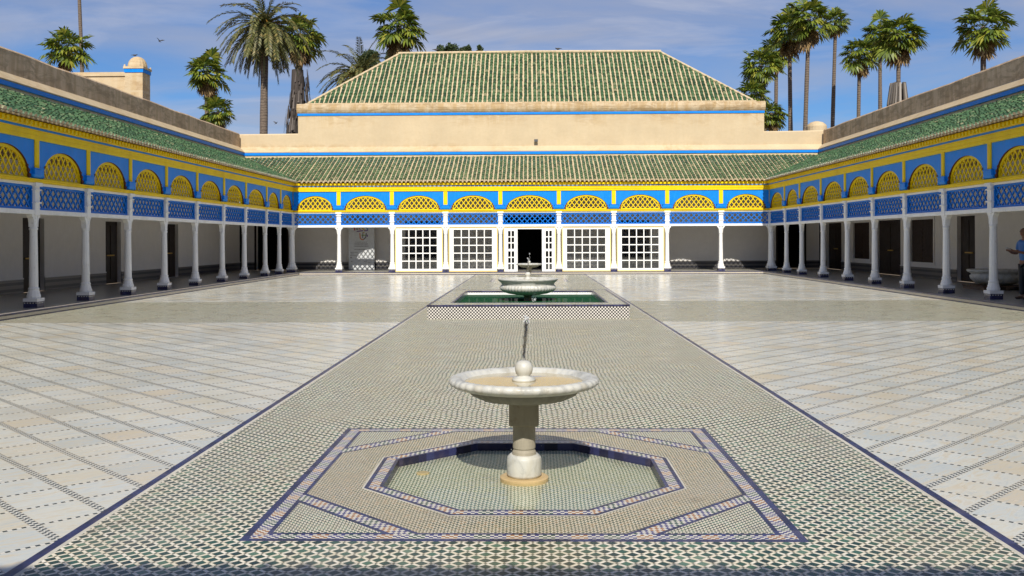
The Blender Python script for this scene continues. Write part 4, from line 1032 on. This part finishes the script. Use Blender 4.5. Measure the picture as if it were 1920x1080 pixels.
def date_palm(cx_px, cy_px, r_px, Y, base_px, tw_px, label, seed, nf=84, low=-.8):
    rn = random.Random(seed); c = at(cx_px, cy_px, Y); k = F / Y; R = r_px / k
    bs = at(base_px, 250, Y); root = empty('palm_tree', (bs.x, Y, -.25), 0, label=label, cat='palm tree')
    top = Vector((c.x - bs.x, 0, c.z + .25)); w = tw_px / k / 2; b = MB()
    b.tube([(top.x * (i / 14) ** 1.5, 0, top.z * i / 14) for i in range(15)], [w * (1.1 - .15 * i / 14) * (1 + rn.uniform(-.05, .05)) for i in range(15)], 10)
    b.lathe([(w * .95, -1.2), (w * 1.5, -.5), (w * 1.35, 0), (w * .4, .35)], 10, tuple(top)); b.build('trunk', 'trunk', root, True)
    b = MB(); st = MB()
    for i in range(nf):
        z = 1 - (1 - low) * ((i + .5) / nf) ** .9; a = i * 2.39996 + rn.uniform(-.2, .2); q = math.sqrt(max(.02, 1 - z * z))
        d = Vector((q * math.cos(a), q * math.sin(a), z)); L = R * rn.uniform(.95, 1.18); p = top.copy(); v = d.copy(); n = 13; P = [p.copy()]
        for s in range(n):
            v = (v + Vector((0, 0, -.105 - .05 * (s / n)))).normalized(); p = p + v * L / n; P.append(p.copy())
        b.tube(P[::3] + [P[-1]], [.045, .035, .025, .015, .008, .004][:len(P[::3]) + 1], 4, 0)
        for s in range(2, n + 1):
            for e in (.0, .33, .66):
                pt = P[s - 1].lerp(P[s], e); ax = (P[s] - P[s - 1]).normalized(); sd = ax.cross(Vector((0, 0, 1)) if abs(ax.z) < .95 else Vector((1, 0, 0))).normalized()
                ll = .52 * (1.05 - abs(s / n - .5) * .9) * R / 3.6
                for g in (-1, 1):
                    dd = (ax * .75 + sd * g * .75 + Vector((0, 0, .22 - rn.uniform(0, .45)))).normalized(); wv = ax.cross(dd).normalized() .cross(dd) * .040 * R / 3.6
                    m_ = pt + dd * ll * .45; b.face([pt, m_ - wv, pt + dd * ll + Vector((0, 0, -.05)), m_ + wv], 0)
    b.build('crown', 'date_leaf', root)
    for i in range(14):
        a = rn.uniform(0, 2 * PI); d = Vector((math.cos(a) * .8, math.sin(a) * .8, .35)); L = R * .42
        st.tube([top, top + d * L * .5, top + d * L + Vector((0, 0, -.35 * L))], [.03, .025, .015], 5)
    st.build('fruit_stalks', 'stalk', root)
    return root
def bush(cx_px, cy_px, rx, ry, Y, label, seed):
    rn = random.Random(seed); k = F / Y; c = at(cx_px, cy_px, Y); A, B_ = rx / k, ry / k
    root = empty('tree', (c.x, Y, -.25), 0, label=label, cat='tree', group='leafy trees behind the tiled roof')
    b = MB(); zt = c.z + .25; b.tube([(0, 0, 0), (.1, 0, zt * .5), (0, 0, zt)], [.3, .22, .1], 7)
    for i in range(5): b.tube([(0, 0, zt - B_), (A * rn.uniform(-.6, .6), rn.uniform(-.5, .5), zt + B_ * rn.uniform(-.3, .4))], [.09, .03], 5)
    b.build('trunk', 'trunk', root, True)
    b = MB(); cl_ = [(rn.uniform(-.7, .7) * A, rn.uniform(-.6, .6) * A, zt + rn.uniform(-.9, .45) * B_, rn.uniform(.3, .55) * B_) for _ in range(16)]
    for x, y, z, r in cl_:
        for _ in range(170):
            v = Vector((rn.gauss(0, 1), rn.gauss(0, 1), rn.gauss(0, 1))).normalized() * r * rn.uniform(.5, 1.1); p = Vector((x, y, z)) + v
            s = rn.uniform(.07, .15); u = Vector((rn.gauss(0, 1), rn.gauss(0, 1), rn.gauss(0, 1))).normalized(); w_ = u.orthogonal().normalized()
            b.face([p - u * s, p + w_ * s * .5, p + u * s, p - w_ * s * .5], 0)
    b.build('crown', 'bush_leaf', root)
# left to right
fan_palm(125, 82, 44, 72, 122, 7, 'fan palm beside a tall bare trunk at the far left, above the left parapet', 11)
fan_palm(146, -70, 42, 88, 160, 7, 'tall thin palm trunk at the far left whose crown is above the picture', 12, .3)
fan_palm(388, 128, 42, 76, 388, 9, 'upper fan palm of the pair left of the large date palm', 13, .9)
fan_palm(408, 206, 34, 70, 410, 8, 'lower fan palm of the pair left of the large date palm', 14, .4)
date_palm(497, 48, 100, 62, 492, 14, 'large date palm with spreading drooping fronds left of the tiled roof', 15)
fp = fan_palm(563, 58, 46, 74, 553, 14, 'palm with a thick shaggy dead skirt just right of the large date palm', 16, 2.4)
b = MB(); rn = random.Random(20); s_ = at(553, 245, 74); s2_ = at(566, 130, 74); k = F / 74
for i in range(340):
    f = rn.random(); a = rn.uniform(0, 2 * PI); r = (13 + 9 * math.sin(PI * min(1, f * 1.15))) / k * rn.uniform(.7, 1.05); z = s_.z + .25 - 1 + (s2_.z - s_.z + 1) * f; x = (s2_.x - s_.x) * f
    L = rn.uniform(.6, 1.5); p = Vector((x + r * math.cos(a), r * math.sin(a), z)); q = p + Vector((math.cos(a) * .12, math.sin(a) * .12, -L)); t_ = Vector((-math.sin(a), math.cos(a), 0)) * .1
    b.face([p - t_ * .4, q - t_, q + t_ * rn.uniform(0, 1), p + t_ * .4], 0)
b.lathe([(13 / k, s_.z - 2), (14 / k, (s_.z + s2_.z) / 2), (11 / k, s2_.z + .2)], 12, ((s2_.x - s_.x) * .4, 0, 0))
M['dead'] = m_leaf('dead_frond', [(0, (.03, .024, .02)), (.6, (.085, .068, .058)), (1, (.19, .16, .14))], .9, .05)
b.build('dead_skirt', 'dead', fp)
date_palm(676, 142, 84, 68, 676, 12, 'date palm with only its upper fronds showing left of the tiled roof', 17, 52, .0)
bush(690, 108, 22, 20, 84, 'dark leafy tree behind the fronds at the left hip of the tiled roof', 18)
fan_palm(748, 42, 50, 64, 745, 12, 'single fan palm at the left end of the roof ridge', 19, .9)
bush(738, 100, 22, 14, 82, 'dark leafy tree behind the palm at the left end of the ridge', 21)
bush(839, 94, 20, 16, 80, 'smaller rounded tree top over the left part of the ridge, nearer the palm', 22)
bush(882, 96, 28, 12, 80, 'wider low tree top over the ridge, second from the palm', 23)
fan_palm(1425, 118, 40, 66, 1440, 9, 'fan palm with yellowing lower leaves nearest the right hip of the tiled roof', 24, .9)
fan_palm(1410, 172, 34, 60, 1412, 7, 'dark low palm tucked behind the right end of the hipped roof', 25, .2)
fan_palm(1446, 208, 32, 62, 1449, 7, 'lowest dark palm beside the right corner of the upper wall', 26, .2)
fan_palm(1456, 92, 34, 86, 1454, 7, 'slim dark palm half hidden between two taller fan palms on the right', 27, .6)
fan_palm(1480, 48, 44, 78, 1484, 8, 'tall fan palm with the straightest trunk left of the tallest pair', 28, .9)
fan_palm(1517, 30, 46, 74, 1506, 8, 'tallest fan palm with a leaning trunk and dry skirt, crown touching the picture top', 29, .9)
fan_palm(1567, 36, 30, 80, 1557, 7, 'slender palm with a small crown and long bare trunk right of the tallest palm', 30, .25)
fan_palm(1612, 92, 38, 76, 1606, 7, 'fan palm with a curved thin trunk and dark crown left of the widest crown', 31, .6)
fan_palm(1650, 58, 40, 84, 1650, 7, 'fan palm partly behind the widest crown, on a straight grey trunk', 32, .8)
wp = fan_palm(1685, 58, 48, 60, 1684, 8, 'widest fan palm above a cone of cut leaf stubs on its trunk', 33, 1.2)
b = MB(); rn = random.Random(40); k = F / 60; zt = at(1682, 158, 60).z + .25; zb2 = at(1682, 196, 60).z + .25
for i in range(110):
    a = rn.uniform(0, 2 * PI); r0, r1 = 17 / k, 11 / k; t_ = Vector((-math.sin(a), math.cos(a), 0)) * .035; f = rn.uniform(0, .35)
    p = Vector((r0 * math.cos(a), r0 * math.sin(a), zb2 - .3 + f)); q = Vector((r1 * math.cos(a + .15), r1 * math.sin(a + .15), zt - rn.uniform(0, .15) + .1)); o_ = Vector((math.cos(a), math.sin(a), 0)) * rn.uniform(.0, .12)
    b.add([p - t_, p + t_, q + t_, q - t_, p - t_ + o_, p + t_ + o_, q + t_ + o_, q - t_ + o_], [(0, 1, 2, 3), (4, 5, 6, 7), (0, 1, 5, 4), (1, 2, 6, 5), (2, 3, 7, 6), (3, 0, 4, 7)])
M['stub'] = m_leaf('cut_stub', [(0, (.06, .05, .04)), (.5, (.2, .17, .14)), (1, (.42, .38, .33))], .9, 0)
b.build('leaf_stubs', 'stub', wp)
fan_palm(1843, 44, 50, 58, 1846, 10, 'lone fan palm at the far right above the right parapet', 34, 1.0)
# ------------------------------------------------------------------ birds
def bird(px, py, Y, s, flying, label, rz=0.4, z=None):
    p = at(px, py, Y); b = MB()
    if z is not None: p.z = z
    b.lathe([(.004, -.15), (.03, -.12), (.06, -.04), (.062, .04), (.04, .1), (.036, .13), (.03, .16), (.008, .185)], 10)
    b.v = [(z_, y, x) for x, y, z_ in b.v]
    b.v = [(x, y, z_ + max(0, x - .05) * .5) for x, y, z_ in b.v]
    b.add([(-.13, -.03, 0), (-.13, .03, 0), (-.27, .05, .0), (-.27, -.05, 0), (-.13, -.03, .012), (-.13, .03, .012), (-.27, .05, .01), (-.27, -.05, .01)], [(0, 1, 2, 3), (4, 5, 6, 7), (0, 1, 5, 4), (2, 3, 7, 6)])
    for g in (-1, 1):
        if flying: w = [(.07, g * .04, .03), (-.08, g * .04, .03), (-.10, g * .2, .16), (-.06, g * .36, .20), (.06, g * .22, .17)]
        else: w = [(.06, g * .058, .03), (.04, g * .066, -.02), (-.18, g * .035, -.01), (-.20, g * .02, .015), (-.05, g * .05, .045)]
        b.add(w + [(x, y, z_ + .008) for x, y, z_ in w], [(0, 1, 2, 3, 4), (9, 8, 7, 6, 5)] + [(k, (k + 1) % 5, 5 + (k + 1) % 5, 5 + k) for k in range(5)])
    if not flying:
        for g in (-1, 1): b.tube([(0, g * .02, -.04), (.005, g * .02, -.10)], .005, 5)
    b.v = [(x * s, y * s, z_ * s) for x, y, z_ in b.v]
    o = b.build('bird', 'bird', None, False, p); o.rotation_euler = (0.15 if flying else 0, -.5 if flying else 0, rz)
    tag(o, label, 'bird')
bird(299, 77, 45, .6, True, 'bird flying in open sky right of the turret', 2.4)
bird(518, 231, 45, .42, True, 'tiny bird flying just above the back parapet beside the dead skirt palm', 1.0)
bird(253, 100, 42.9, .62, False, 'bird perched on top of the ribbed turret dome', .2, 10.12 + .062)
bird(818, 98, CY + GD + RY1, .9, False, 'bird perched on the left half of the roof ridge', .3, RZ1 + .25)
bird(1046, 97, CY + GD + RY1, .9, False, 'bird perched right of the middle of the roof ridge', 2.8, RZ1 + .25)
